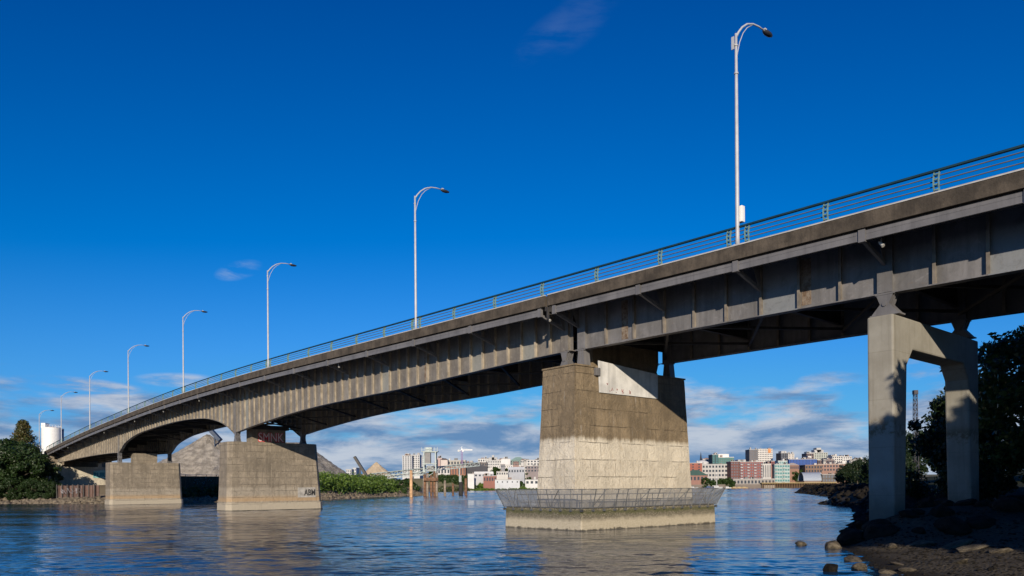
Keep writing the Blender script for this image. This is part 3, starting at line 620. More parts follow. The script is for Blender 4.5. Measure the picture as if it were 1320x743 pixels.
# trees standing on the bank to the right of the viewpoint: outside the picture, their shade falls in it
T3 = make_tree('bank_tree', 13.0, 5.2, 4.4, 15000, .36, MT['leaf_mid'], 41, 100)
G3 = 'bank trees beside the viewpoint'
put(T3, 21.0, 11, 0, (1.05, 1.05, 1.2), label='bank tree right of the viewpoint shading the near concrete column', cat='tree', group=G3)
for x, y, s in ((21, 4.5, 1.12), (23.5, 4, 1.2), (27.0, 9, 1.3), (31, 12, 1.15), (34, 13, 1.12), (41, 8, 1.15), (30, -2, 1.25), (48, 14, 1.1), (38, 22, .95), (55, 24, 1.0), (62, 10, 1.2), (24, -6, 1.1), (46, 27, .95)):
    dup(T3, (x, y, hz_r(x, y)), x*1.7, (s, s, s), label='bank tree behind and right of the viewpoint, outside the photo', cat='tree', group=G3)
MORE_HERE = True
# ------------------------------------------------------------------ the bridge
BO = O.copy()
bridge = empty('road_bridge', BO, TH, 'long grey steel girder road bridge with arched haunches crossing the water', 'bridge')
JL, JR = 15.56, 15.26
def deck_sec(s):
    z = zt(s); return [(0, z), (.42, z), (.42, z-.12), (WD-.42, z-.12), (WD-.42, z), (WD, z), (WD, z-.76), (WD-.36, z-.76), (WD-.36, z-.58), (.36, z-.58), (.36, z-.76), (0, z-.76)]
for a, b in ((-45, JR), (JL, 219)):
    MB().sweep(frange(a, b, 2.0), deck_sec).build('deck', MT['fascia'], bridge)
    MB().sweep(frange(a, b, 2.0), lambda s: [(.42, zt(s)-.11), (WD-.42, zt(s)-.11), (WD-.42, zt(s)-.08), (.42, zt(s)-.08)]).build('road_surface', MT['asphalt'], bridge)
    MB().sweep(frange(a, b, 2.0), lambda s: [(-.03, zt(s)-.02), (.12, zt(s)-.02), (.12, zt(s)+.045), (-.03, zt(s)+.045)]).build('kerb_trim', MT['lip'], bridge)
# girders
def girder(wc, st, zb, mat, stiff, dep=.24, bearing=()):
    mb = MB(); zu = .585
    mb.sweep(st, lambda s: [(wc-.012, zb(s)), (wc+.012, zb(s)), (wc+.012, zt(s)-zu), (wc-.012, zt(s)-zu)])
    mb.sweep(st, lambda s: [(wc-.27, zb(s)-.06), (wc+.27, zb(s)-.06), (wc+.27, zb(s)), (wc-.27, zb(s))])
    mb.sweep(st, lambda s: [(wc-.25, zt(s)-zu-.05), (wc+.25, zt(s)-zu-.05), (wc+.25, zt(s)-zu), (wc-.25, zt(s)-zu)])
    nf0 = len(mb.f)
    for s in stiff:
        for a, b in ((wc-dep, wc-.012), (wc+.012, wc+dep)):
            z0 = zb(s)+.003; z1 = zt(s)-zu-.053; mb.box(a, b, s-.02, s+.02, z0, z1)
            mb.box(a-.012, a-.0, s-.08, s+.08, z0, z1) if a < wc-.1 else None
    nf1 = len(mb.f)
    for s in bearing:
        for a, b in ((wc-.27, wc-.012), (wc+.012, wc+.27)):
            for ds in (-.3, 0, .3): mb.box(a, b, s+ds-.025, s+ds+.025, zb(s)+.003, zt(s)-zu-.053)
        mb.box(wc-.30, wc-.272, s-.38, s+.38, zb(s), zt(s)-zu-.06)
    o = mb.build('girder', mat, bridge, fixn=False); o.data.materials.append(MT['stiff_r'] if mat is MT['steel_r'] else MT['stiff'])
    mi = np.zeros(len(mb.f), int); mi[nf0:nf1] = 1; o.data.polygons.foreach_set('material_index', mi); return o
S_BEAR3R, S_BEAR3L, S_P2, S_P1, S_AB = 14.55, 16.3, 82.7, 148.66, 214.3
brR = [-41.9, -34.9, -27.9, -20.9, -13.9, -6.95, .1, 7.1, 14.75]
brL = [16.25+i*8.305 for i in range(0, 8)]+[82.7+i*8.245 for i in range(0, 8)]+[148.66+i*8.2 for i in range(0, 9)]
stR = [s for i in range(len(brR)-1) for s in (brR[i], brR[i]+(brR[i+1]-brR[i])/3, brR[i]+2*(brR[i+1]-brR[i])/3)]
stL = [brL[i]+(brL[i+1]-brL[i])*k/5 for i in range(len(brL)-1) for k in range(5)]
for wc in (WG, WF):
    girder(wc, frange(-45, 15.2, 2.5), zb_right, MT['steel_r'], [s for s in stR if abs(s-14.5) > .5], bearing=(-29.4, -6.95, 14.5))
    for a, b, tab in ((15.62, 83.1, SP2), (83.1, 149.1, SP1), (149.1, 214.9, SP0)):
        zf = lambda s, tab=tab: pch(s, tab)
        girder(wc, frange(a, b, 1.0 if tab is not SP0 else 3.0), zf, MT['steel'], [s for s in stL if a+.9 < s < b-.5], bearing=([16.25, 82.65] if tab is SP2 else ([148.4] if tab is SP1 else [214.2])))
def zbot(s):
    if s < 15.4: return zb_right(s)
    return pch(s, SP2 if s < 83.1 else (SP1 if s < 149.1 else SP0))
# edge beams, cantilever brackets, floor beams and bracing
for row in (brR, brL):
    for i in range(len(row)-1):
        a, b = row[i]+.18, row[i+1]-.18
        for w0, w1 in ((.17, .21), (WD-.21, WD-.17)):
            mb = MB(); mb.sweep(frange(a, b, 2.1), lambda s, w0=w0, w1=w1: [(w0, zt(s)-1.30), (w1, zt(s)-1.30), (w1, zt(s)-.86), (w0, zt(s)-.86)])
            mb.sweep(frange(a, b, 2.1), lambda s, w0=w0, w1=w1: [(min(w0, w1)-.02, zt(s)-1.33), (max(w0, w1)+.08, zt(s)-1.33), (max(w0, w1)+.08, zt(s)-1.30), (min(w0, w1)-.02, zt(s)-1.30)])
            wb0 = w0+.15 if w0 < 5 else w0-.15; mb.sweep(frange(a, b, 2.1), lambda s: [(wb0, zt(s)-1.02), (wb0+.02, zt(s)-1.02), (wb0+.02, zt(s)-.59), (wb0, zt(s)-.59)])  # backing plate added to keep sunlight from leaking through the gap
            mb.sweep(frange(a, b, 2.1), lambda s, w0=w0, w1=w1: [(min(w0, w1, wb0), zt(s)-1.04), (max(w0, w1, wb0+.02), zt(s)-1.04), (max(w0, w1, wb0+.02), zt(s)-1.02), (min(w0, w1, wb0), zt(s)-1.02)])
            mb.build('edge_beam', MT['edge'], bridge)
for s in brR+brL:
    z = zt(s)
    for sg, e, g in ((1, 0, WG), (-1, WD, WF)):
        mb = MB()
        mb.box(*sorted((e+sg*.10, e+sg*.30)), s-.17, s+.17, z-1.40, z-.80)
        mb.bar((e+sg*.3, s, z-1.28), (g-sg*.27, s, z-2.0), .16, .2)
        mb.bar((e+sg*.3, s, z-.72), (g-sg*.27, s, z-.72), .12, .24)
        mb.prism([(g-sg*1.0, z-.84), (g-sg*.02, z-.84), (g-sg*.02, z-2.3), (g-sg*.35, z-2.05)], 'y', s-.012, s+.012)
        mb.build('bracket', MT['edge'], bridge)
    fb = MB(); zz = zbot(s); d0 = max(zz+.35, z-2.7)
    fb.box(WG+.26, WF-.26, s+.06, s+.09, d0, z-.60); fb.box(WG+.26, WF-.26, s-.06, s+.21, d0-.04, d0)
    fb.build('floor_beam', MT['dark_steel'], bridge)
for row in (brR, brL):
    for i in range(len(row)-1):
        a, b = row[i], row[i+1]; z0 = zbot(a+.2)+.3; z1 = zbot(b-.2)+.3
        if abs(b-148.66) < 1 or abs(b-82.7) < 1: z1 = z0
        mb = MB(); mb.bar((WG+.2, a, z0), (WF-.2, b, z1), .16); mb.bar((WF-.2, a, z0+.18), (WG+.2, b, z1+.18), .16)
        mb.build('cross_bracing', MT['dark_steel'], bridge)
# stringers under the slab
for w in (5.3, 7.8, 10.3):
    mb = MB()
    for a, b in ((-45, 15.2), (15.62, 214)):
        mb.sweep(frange(a, b, 3), lambda s: [(w-.1, zt(s)-1.05), (w+.1, zt(s)-1.05), (w+.1, zt(s)-.6), (w-.1, zt(s)-.6)])
    mb.build('stringer', MT['dark_steel'], bridge)
# joint hardware over the tall pier
mb = MB(); z = zt(15.4)
mb.box(.06, .5, 15.30, 15.36, z-1.35, z-.02); mb.box(-.02, .1, 15.22, 15.34, z-1.75, z-.85); mb.box(.0, .3, 15.46, 15.54, z-1.1, z-.8); mb.box(.1, .5, 15.06, 15.2, z-1.2, z-.78)
mb.build('expansion_joint', MT['dark_steel'], bridge)
# navigation and flood lights hung under the deck edge
for s in (-7.6, 15.9, 48.0, 92.0, 110, 128, 152, 190):
    z = zt(s)-1.3; mb = MB(); mb.tube([(.75, s, z+.4), (.75, s, z-.12)], .02, 6); mb.tube([(.75, s+.10, z-.10), (.72, s-.12, z-.34)], [.06, .10], 10)
    mb.build('floodlight', MT['lip'], bridge)
# bolted splice plates on the girder webs
rust = plain('bolted_rusty_plate', (0.20, 0.165, 0.13), .7, var=.5, scale=4, col2=(0.13, 0.08, 0.045))
for s in (-2.6, 10.6, 34.9, 59.6, 101.0):
    z0 = zbot(s)+.15; z1 = zt(s)-.75; w = WG-.014; mb = MB(); mb.box(w-.016, w, s-.28, s+.28, z0, z1)
    for i in range(5):
        for k in range(int((z1-z0)/.16)): y = s-.22+i*.11; z = z0+.08+k*.16; mb.box(w-.034, w-.016, y-.018, y+.018, z-.018, z+.018)
    mb.build('splice_plate', rust, bridge)
# railings
railing = MB().sweep(frange(-45, 216, 2.0), lambda s: [(.20, zt(s)+1.04), (.28, zt(s)+1.00), (.36, zt(s)+1.04), (.36, zt(s)+1.12), (.28, zt(s)+1.16), (.20, zt(s)+1.12)]).build('railing', MT['rail'], bridge)
for h in (.85, .62, .39, .15):
    MB().sweep(frange(-45, 216, 2.0), lambda s: [(.30-.022, zt(s)+h-.026), (.345, zt(s)+h-.022), (.345, zt(s)+h+.022), (.30, zt(s)+h+.022)]).build('rail_bar', MT['rail2'], railing)
rp = [-40.6, -35.5, -32, -30.8, -26, -20.8, -15.6, -10.3, -5.1, -.6]
for k in range(7): rp += [k*32.526+q for q in (.55, 5.4, 10.7, 16.05, 21.45, 26.8, 31.9)]
mb = MB()
for ds in (-.11, .11):
    pr = [(.22, .0), (.14, .28), (.12, .55), (.17, .82), (.30, 1.08)]
    pl = pr+[(x+.11, z) for x, z in reversed(pr)]
    mb.prism(pl, 'y', ds-.018, ds+.018)
for h in (.15, .39, .62, .85): mb.box(.16, .24, -.10, .10, h-.03, h+.03)
pm = mb.build('rail_post', MT['post'], railing); pm.location = (0, rp[0], zt(rp[0])+.045)
for s in rp[1:]:
    c = pm.copy(); link(c, railing); c.location = (0, s, zt(s)+.045)
farr = MB(); 
for h, t in ((1.06, .1), (.80, .045), (.54, .045), (.28, .045)):
    farr.sweep(frange(-45, 216, 2.5), lambda s: [(WD-.34, zt(s)+h), (WD-.27, zt(s)+h), (WD-.27, zt(s)+h+t), (WD-.34, zt(s)+h+t)])
for s in rp: farr.box(WD-.36, WD-.24, s-.1, s+.1, zt(s), zt(s)+1.1)
farr.build('railing', MT['rail'], bridge)

# ------------------------------------------------------------------ street lamps
def make_lamp():
    root = bpy.data.objects.new('street_lamp', None); link(root)
    MB().tube([(0, 0, -.05), (0, 0, .5), (0, 0, 6.2), (0, 0, 11.8)], [.13, .115, .10, .07], 14).build('pole', MT['galv'], root, smooth=True)
    mb = MB(); mb.box(-.2, .2, -.2, .2, -.03, .05)
    for a in (-.13, .13):
        for b in (-.13, .13): mb.tube([(a, b, .05), (a, b, .1)], .025, 6)
    mb.build('base_plate', MT['galv'], root)
    pts = [(0, 0, 11.55)]+[(2.35*math.sin(t)*1.0, 0, 11.62+.75*math.sin(t*1.0)**.9) for t in [i*math.pi/2/8 for i in range(1, 9)]]
    pts = [(0, 0, 11.6), (.25, 0, 11.98), (.6, 0, 12.38), (1.1, 0, 12.76), (1.7, 0, 13.0), (2.3, 0, 13.09), (2.9, 0, 13.08)]
    MB().tube(pts, [.07, .065, .06, .055, .05, .045, .045], 8).build('arm', MT['galv'], root, smooth=True)
    MB().tube([(.02, 0, 10.2), (.14, 0, 10.8), (.35, 0, 11.45), (.7, 0, 12.1), (1.1, 0, 12.55), (1.7, 0, 12.96)], .025, 6).build('brace', MT['galv'], root, smooth=True)
    hd = MB(); prof = [(-.0, .02), (.08, .10), (.3, .17), (.6, .16), (.82, .09), (.9, .02)]
    V = []; n = 12
    for x, rad in prof: V += [(2.75+x*1.1, rad*1.05*math.cos(2*math.pi*k/n), 13.06+(.10 if math.sin(2*math.pi*k/n) > 0 else .17)*math.sin(2*math.pi*k/n)*(rad/.17)+.0*x) for k in range(n)]
    f = [(i*n+k, i*n+(k+1) % n, (i+1)*n+(k+1) % n, (i+1)*n+k) for i in range(len(prof)-1) for k in range(n)]+[tuple(range(n-1, -1, -1)), tuple((len(prof)-1)*n+k for k in range(n))]
    hd.add(V, f); h = hd.build('lamp_head', MT['lamp_dark'], root, smooth=True)
    MB().box(2.88, 3.05, -.07, .07, 13.14, 13.22).build('photocell', MT['lip'], h)
    for z in (11.5, 10.1, 9.0): pass
    mb = MB(); mb.tube([(0, 0, 9.55), (0, 0, 9.63)], .12, 12); mb.tube([(0, 0, 11.1), (0, 0, 11.16)], .11, 12); mb.build('collar', MT['galv'], root)
    return root
lp = make_lamp(); GL = 'street lamps along the near edge of the bridge'
labs = ['rightmost street lamp, with a white equipment box on its pole', 'second street lamp from the right, above the span left of the tall pier',
        'third street lamp from the right, above the pier with graffiti', 'fourth street lamp from the right on the arched span', 'fifth street lamp from the right above the shallow left pier',
        'sixth street lamp from the right, seen just right of the white silo', 'seventh street lamp from the right, in front of the white silo', 'leftmost and smallest street lamp at the end of the bridge']
for i, lb in enumerate(labs):
    s = i*32.526+.0; loc = BR(.22, s, zt(s)+.03 if i < 7 else zt(s)-.3)
    o = lp if i == 0 else dup(lp, loc, TH)
    o.location = loc; o.rotation_euler = (0, 0, TH); tag(o, lb, 'street lamp', GL)
for s in (-32.5,):
    dup(lp, BR(.22, s, zt(s)+.03), TH, label='street lamp on the bridge to the right, outside the photo', cat='street lamp', group=GL)
mb = MB(); mb.box(.12, .42, -.22, .22, 1.35, 2.25); mb.build('equipment_box', MT['white'], lp, bevel=.03)
mb = MB(); mb.box(-.38, -.34, -.12, .12, 9.6, 10.9) if False else mb.box(-.34, -.29, -.08, .08, 10.8, 11.5); mb.box(-.29, -.06, -.03, .03, 11.1, 11.18); mb.build('antenna', MT['galv'], lp)

# ------------------------------------------------------------------ bearings
def bearing(parent, w, s, z0, z1, half=.42, name='bearing', mat=None, rib=False):
    mb = MB(); h = z1-z0; m = mat or MT['edge']
    if rib:
        for k in (-.26, 0, .26):
            mb.prism([(s+k-.12, z0+.08), (s+k+.12, z0+.08), (s+k*.7+.07, z1-.06), (s+k*.7-.07, z1-.06)], 'x', w-.32, w+.32)
        mb.box(w-.42, w+.42, s-.5, s+.5, z0, z0+.08); mb.box(w-.34, w+.34, s-.34, s+.34, z1-.06, z1)
    else:
        zm = z0+h*.55
        for a, b in ((w-.34, w-.26), (w-.12, w-.04), (w+.04, w+.12), (w+.26, w+.34)):
            mb.prism([(s-half, z0+.12*h), (s-half*.85, z0+.22*h), (s-half*.34, zm), (s-half*.62, z1-.06), (s+half*.62, z1-.06), (s+half*.34, zm), (s+half*.85, z0+.22*h), (s+half, z0+.12*h)], 'x', a, b)
        mb.box(w-.36, w+.36, s-half*1.1, s+half*1.1, z0+.06*h, z0+.12*h); mb.box(w-.3, w+.3, s-half*.7, s+half*.7, z0, z0+.06*h); mb.box(w-.36, w+.36, s-half*.7, s+half*.7, z1-.06, z1)
        mb.tube([(w-.40, s, zm), (w+.40, s, zm)], h*.10, 12); mb.box(w-.25, w+.25, s-.12, s+.12, z0+.12*h, z1-.06)
    return mb.build(name, m, parent)

def local_piece(parent): return parent
# ------------------------------------------------------------------ tall pier
p3 = empty('bridge_pier', BO, TH, 'tall wide concrete pier, brown above and pale below, ringed by grey netting', 'bridge pier')
def strip_frustum(x0, x1, y0, y1, z0, X0, X1, Y0_, Y1, z1): return (x0, x1, y0, y1, z0), (X0, X1, Y0_, Y1, z1)
def chipped(mb_a, mb_b, name, mat, parent, bev=.05, cuts=5, amp=.03):
    import bmesh
    mb = MB().frus(mb_a, mb_b); o = mb.build(name, mat, parent)
    bm = bmesh.new(); bm.from_mesh(o.data)
    bmesh.ops.bevel(bm, geom=list(bm.edges), offset=bev, segments=2, affect='EDGES')
    bmesh.ops.subdivide_edges(bm, edges=[e for e in bm.edges if e.calc_length() > .5], cuts=cuts, use_grid_fill=True)
    r = random.Random(7)
    for v in bm.verts: v.co += Vector((r.gauss(0, amp*.5), r.gauss(0, amp*.5), 0 if v.co.z > mb_b[4]-.1 else r.gauss(0, amp*.5)))
    bm.to_mesh(o.data); bm.free(); return o
body = chipped((.6, 14.0, 13.25, 17.3, 1.2), (1.05, 13.5, 13.6, 16.95, 11.5), 'shaft', MT['pier3'], p3, .05, 9, .02)
MB().frus((-.72, 14.48, 11.35, 19.4, -1.5), (-.62, 14.38, 11.45, 19.3, 1.5)).build('footing', MT['foot'], p3, bevel=.08)
MB().box(1.0, 13.55, 13.55, 17.0, 11.49, 11.60).build('pier_cap', MT['pier3'], p3)
wm = plain('white_board', (0.66, 0.65, 0.62), .7, var=.2, scale=.8, streak=.4)
wb = MB(); wb.prism([(3.35, 9.72), (9.9, 9.72), (9.9, 11.6), (3.25, 12.0)], 'y', 13.44, 13.50) ; wb.build('white_board', wm, p3)
MB().box(2.9, 3.32, 13.30, 13.56, 10.9, 11.45).build('junction_box', MT['edge'], p3, bevel=.02)
gm = plain('red_brown_graffiti', (0.22, 0.03, 0.03), .7, var=.3)
gb = MB(); r = random.Random(2)
for cx, cz, L_ in ((4.1, 10.3, .5), (4.6, 9.95, .9), (5.2, 9.92, .7), (5.7, 9.85, .6), (6.6, 9.85, .3)):
    for k in range(3):
        a = Vector((cx+r.uniform(-.2, .2)*L_, 13.425, cz+r.uniform(-.1, .1))); gb.bar(a, a+Vector((r.uniform(-.3, .3)*L_, 0, r.uniform(.03, .22))), .012, .05, up=(0, 1, 0))
gb.build('graffiti', gm, p3)
bearing(p3, WG, S_BEAR3L-.05, 11.60, zbot(16.3)-.062, .55); bearing(p3, WG, S_BEAR3R, 11.60, zbot(14.5)-.062, rib=True)
bearing(p3, WF, S_BEAR3L-.05, 11.60, zbot(16.3)-.062, .55); bearing(p3, WF, S_BEAR3R, 11.60, zbot(14.5)-.062, rib=True)
MB().box(4.2, 11.6, 14.9, 16.6, 11.55, 14.2).build('cross_wall', MT['pier3'], p3)
# netting round the footing
def net_mat():
    m, nt, b = newmat('grey_safety_net'); b.inputs['Base Color'].default_value = (0.20, 0.21, 0.23, 1); b.inputs['Roughness'].default_value = .8
    t = N(nt, 'ShaderNodeTexCoord'); n = N(nt, 'ShaderNodeTexNoise', i_2=.7, i_3=4); LK(nt, t.outputs['Object'], n.inputs[0])
    tr = N(nt, 'ShaderNodeBsdfTransparent'); mx = N(nt, 'ShaderNodeMixShader'); LK(nt, M_(nt, 'ADD', .40, M_(nt, 'MULTIPLY', n.outputs[0], .35)), mx.inputs[0])
    LK(nt, tr.outputs[0], mx.inputs[1]); LK(nt, b.outputs[0], mx.inputs[2]); LK(nt, mx.outputs[0], nt.nodes['Material Output'].inputs[0]); return m
nm = net_mat(); fm = plain('dark_net_frame', (0.10, 0.105, 0.11), .6, var=.2)
lo = [(-.66, 11.4), (14.42, 11.4), (14.42, 19.35), (-.66, 19.35)]; hi = [(-1.0, 11.0), (15.05, 10.9), (15.1, 19.9), (-1.05, 19.95)]; zl, zh = 1.50, 2.78
netf = empty('safety_net', BO, TH, 'flared grey netting on a metal frame fixed round the footing of the tall pier', 'safety net')
for i in range(4):
    j = (i+1) % 4; a0, a1, b0, b1 = lo[i], lo[j], hi[i], hi[j]
    nn = 14 if i % 2 == 0 else 8; v = []; f = []; rr2 = random.Random(i)
    for k in range(nn*2+1):
        t = k/(nn*2); sag = (.07*math.sin(k*math.pi/2)**2)
        for m_ in range(4):
            q = m_/3; x = (a0[0]*(1-t)+a1[0]*t)*(1-q)+(b0[0]*(1-t)+b1[0]*t)*q; y = (a0[1]*(1-t)+a1[1]*t)*(1-q)+(b0[1]*(1-t)+b1[1]*t)*q
            v.append((x+rr2.gauss(0, .02), y+rr2.gauss(0, .02), zl+(zh-zl)*q-(sag if m_ == 3 else 0)))
    f = [(k*4+m_, (k+1)*4+m_, (k+1)*4+m_+1, k*4+m_+1) for k in range(nn*2) for m_ in range(3)]
    MB().add(v, f).build('net_panel', nm, netf, fixn=False)
    mb = MB(); mb.bar((*b0, zh), (*b1, zh), .05); mb.bar((*a0, zl+.03), (*a1, zl+.03), .05)
    for k in range(nn+1):
        t = k/nn; x0, y0 = a0[0]*(1-t)+a1[0]*t, a0[1]*(1-t)+a1[1]*t; tt = min(1, max(0, t+rr2.uniform(-.012, .012))); x1, y1 = b0[0]*(1-tt)+b1[0]*tt, b0[1]*(1-tt)+b1[1]*tt
        mb.bar((x0, y0, zl-.12), (x1, y1, zh), .045)
        if k % 4 == 1 and k < nn:
            t2 = (k+1)/nn; mb.bar((x0, y0, zl+.1), (b0[0]*(1-t2)+b1[0]*t2, b0[1]*(1-t2)+b1[1]*t2, zh-.05), .04)
        mb.box(x0-.09, x0+.09, y0-.09, y0+.09, zl-.22, zl-.08)
    mb.build('net_frame', fm, netf)
inner = [(-.25, 12.2), (14.2, 12.2), (14.2, 18.4), (-.25, 18.4)]
mb = MB()
for i in range(4):
    a, b = inner[i], inner[(i+1) % 4]
    mb.bar((*a, 2.42), (*b, 2.42), .05); mb.bar((*a, 1.85), (*b, 1.85), .035)
    n = 11 if i % 2 == 0 else 5
    for k in range(n):
        t = k/n; mb.bar((a[0]*(1-t)+b[0]*t, a[1]*(1-t)+b[1]*t, 1.5), (a[0]*(1-t)+b[0]*t, a[1]*(1-t)+b[1]*t, 2.42), .04)
mb.build('inner_rail', fm, netf)

# ------------------------------------------------------------------ the two low piers
def text_mesh(name, body, size, mat, parent, loc, rot, extrude=.01, bold=.02, sx=1.0):
    cu = bpy.data.curves.new(name, 'FONT'); cu.body = body; cu.size = size; cu.extrude = extrude; cu.offset = bold
    tmp = bpy.data.objects.new(name, cu); sc.collection.objects.link(tmp)
    bpy.context.view_layer.update(); me = bpy.data.meshes.new_from_object(tmp.evaluated_get(bpy.context.evaluated_depsgraph_get())); bpy.data.objects.remove(tmp)
    me.materials.clear(); me.materials.append(mat); o = bpy.data.objects.new(name, me); link(o, parent); o.location = loc; o.rotation_euler = rot; o.scale = (sx, 1, 1); return o
p2 = empty('bridge_pier', BO, TH, 'stout mottled concrete pier with a black graffiti tag low on its right side', 'bridge pier')
def nosed(mb, w0, w1, s0, s1, z0, W0, W1, S0, S1, z1, ch=.8):
    def ring(a, b, c, d): return [(a, c+ch), (a+ch, c), (b-ch, c), (b, c+ch), (b, d-ch), (b-ch, d), (a+ch, d), (a, d-ch)]
    A = ring(w0, w1, s0, s1); B_ = ring(W0, W1, S0, S1)
    mb.add([(*p, z0) for p in A]+[(*p, z1) for p in B_], [tuple(range(7, -1, -1)), tuple(range(8, 16))]+[(i, (i+1) % 8, (i+1) % 8+8, i+8) for i in range(8)]); return mb
nosed(MB(), .75, 14.85, 80.5, 84.8, 1.1, 1.05, 14.3, 80.8, 84.7, 9.62, .55).build('shaft', MT['pier2'], p2, bevel=.05)
nosed(MB(), .55, 15.05, 80.3, 84.95, -1.5, .6, 15.0, 80.35, 84.9, 1.1, .6).build('footing', MT['pier2'], p2, bevel=.05)
bearing(p2, WG, 82.5, 9.62, 11.06, .5); bearing(p2, WF, 82.5, 9.62, 11.06, .5)
cw = MB().box(4.6, 9.6, 81.6, 83.6, 9.6, 11.5).build('cross_wall', MT['pier2'], p2)
MB().box(4.2, 10.0, 81.3, 83.9, 11.5, 12.1).build('cap_beam', MT['dark_steel'], p2)
red = plain('red_graffiti', (0.65, 0.04, 0.05), .7, var=.2); blk = plain('black_graffiti', (0.03, 0.03, 0.03), .7, var=.2); gry = plain('grey_graffiti', (0.75, 0.68, 0.68), .7, var=.2)
text_mesh('graffiti', 'SMNK', 1.75, red, cw, (5.5, 81.585, 9.82), (R(90), 0, 0), .006, .09, .80)
text_mesh('graffiti', 'SMNK', 1.75, gry, cw, (5.52, 81.572, 9.84), (R(90), 0, 0), .006, .0, .80)
MB().box(10.9, 13.7, 80.475, 80.50, 1.75, 3.2).build('painted_patch', plain('pale_grey_patch', (0.38, 0.36, 0.33), .8, var=.3, scale=2), p2)
text_mesh('graffiti', 'ABM', 1.25, blk, p2, (11.9, 80.462, 2.05), (R(90), 0, 0), .01, .03, .70)
MB().box(.0, .0, 0, 0, 0, 0) if False else None
p1 = empty('bridge_pier', BO, TH, 'low broad concrete pier farthest left in the water near the shaded bank', 'bridge pier')
nosed(MB(), .65, 14.75, 146.5, 151.3, 1.0, .75, 14.45, 146.7, 151.4, 8.75, .45).build('shaft', MT['pier2'], p1, bevel=.05)
nosed(MB(), .45, 14.95, 146.3, 151.4, -1.5, .5, 14.9, 146.35, 151.35, 1.0, .5).build('footing', MT['pier2'], p1, bevel=.05)
bearing(p1, WG, 148.5, 8.75, 10.85, .55, rib=False); bearing(p1, WF, 148.5, 8.75, 10.85, .55)
MB().box(5.3, 9.9, 147.4, 149.8, 8.72, 10.7).build('cross_wall', MT['pier2'], p1)

# ------------------------------------------------------------------ concrete bents
def make_bent(s0, label):
    root = empty('bridge_bent', BR(0, s0, 0), TH, label, 'bridge bent')
    a, b = -.65, .65; mb = MB()
    w0, w1, w2, w3 = 2.02, 3.74, 11.85, 13.57; zt_, zo = 11.42, 9.85
    outer = [(w0, -1.2), (w1-.55, -1.2), (w1-.12, 9.0), (w1+.6, zo), (w2-.6, zo), (w2+.12, 9.0), (w2+.55, -1.2), (w3, -1.2), (w3, zt_), (w0, zt_)]
    mb.prism(outer, 'y', a, b); o = mb.build('frame', MT['bent'], root, bevel=.09)
    bearing(root, WG, 0, zt_, zb_right(s0)-.062, .66); bearing(root, WF, 0, zt_, zb_right(s0)-.062, .66)
    return root
make_bent(-6.95, 'pale concrete two-legged bent standing on the rocky bank under the right end of the bridge')
make_bent(-29.4, 'concrete two-legged bent farther right, outside the photo')

# ------------------------------------------------------------------ abutment and left bank
ab = empty('bridge_abutment', BO, TH, 'pale concrete abutment wall with teal and red graffiti at the left end of the bridge', 'abutment')
pale = pier_concrete('pale_abutment_concrete', (0.62, 0.56, 0.44), (0.55, 0.48, 0.36), 20, course=1.5)
MB().frus((-.6, 17.5, 213.2, 218.5, 2), (-.4, 17.2, 213.5, 218.5, 9.6)).build('wall', pale, ab, bevel=.06)
MB().box(-.8, 16.4, 216.6, 219, 9.6, 13.2).build('back_wall', MT['pier2'], ab)
MB().box(-.9, 1.0, 212.0, 219, 9.0, 12.6).build('wing_wall', MT['pier2'], ab) if False else None
for w in (WG, WF): MB().box(w-.5, w+.5, 213.6, 215.2, 9.6, 10.74).build('pedestal', pale, ab)
teal = plain('teal_graffiti', (0.25, 0.55, 0.55), .7, var=.2); dteal = plain('dark_teal_graffiti', (0.02, 0.22, 0.28), .7)
gp = MB().prism([(10.9, 6.7), (14.9, 6.3), (15.1, 8.3), (13.5, 8.8), (11.0, 8.4)], 'y', 213.18, 213.26); gp.build('graffiti', teal, ab)
text_mesh('graffiti', 'BURK', 1.6, dteal, ab, (11.0, 213.14, 6.9), (R(90), 0, 0), .01, .08, .95)
MB().prism([(15.0, 3.2), (17.1, 3.2), (17.1, 6.9), (15.2, 7.2)], 'y', 213.1, 213.22).build('graffiti', plain('faded_red_graffiti', (0.5, 0.14, 0.10), .7), ab)

# ground contact walls on the left bank
rustw = plain('rusty_sheet_wall', (0.10, 0.055, 0.04), .85, var=.5, scale=1.5, streak=.6, col2=(0.15, 0.10, 0.09))
fz = empty('sheet_pile_wall', at(72, 640, 186)*1.0, 0, 'rusty brown upright sheet wall with pale graffiti below the abutment', 'wall'); 
a_ = at(73, 626, 186); b_ = at(128, 626, 184)
mb = MB(); n = 26
for k in range(n):
    t = k/n; x = a_.x+(b_.x-a_.x)*t; wd = (b_.x-a_.x)/n; yy = 186-2*t-(.25 if k % 2 else 0); mb.box(x, x+wd, yy, yy+.2, .3, a_.z-.05+.06*math.sin(k*2.1))
fz.location = (0, 0, 0); mb.build('sheet', rustw, fz)
mb = MB(); 
for k in range(8): x = a_.x+(b_.x-a_.x)*(k+.3)/8; mb.box(x, x+.2, 185.1-2*k/8, 185.3-2*k/8, .3, a_.z+.25)
mb.build('post', MT['dark_steel'], fz)
mb = MB(); r = random.Random(9)
for k in range(26):
    x = a_.x+r.uniform(2.0, 8.5); mb.bar((x, 183.9+(.5-(x-a_.x)*.02), r.uniform(2.2, 3.6)), (x+r.uniform(-.6, .6), 183.9+(.5-(x-a_.x)*.02), r.uniform(2.2, 3.8)), .03, .14, up=(0, 1, 0))
mb.build('graffiti', plain('pale_graffiti', (0.5, 0.48, 0.5), .8), fz)
fz.location = (0, 0, 0)
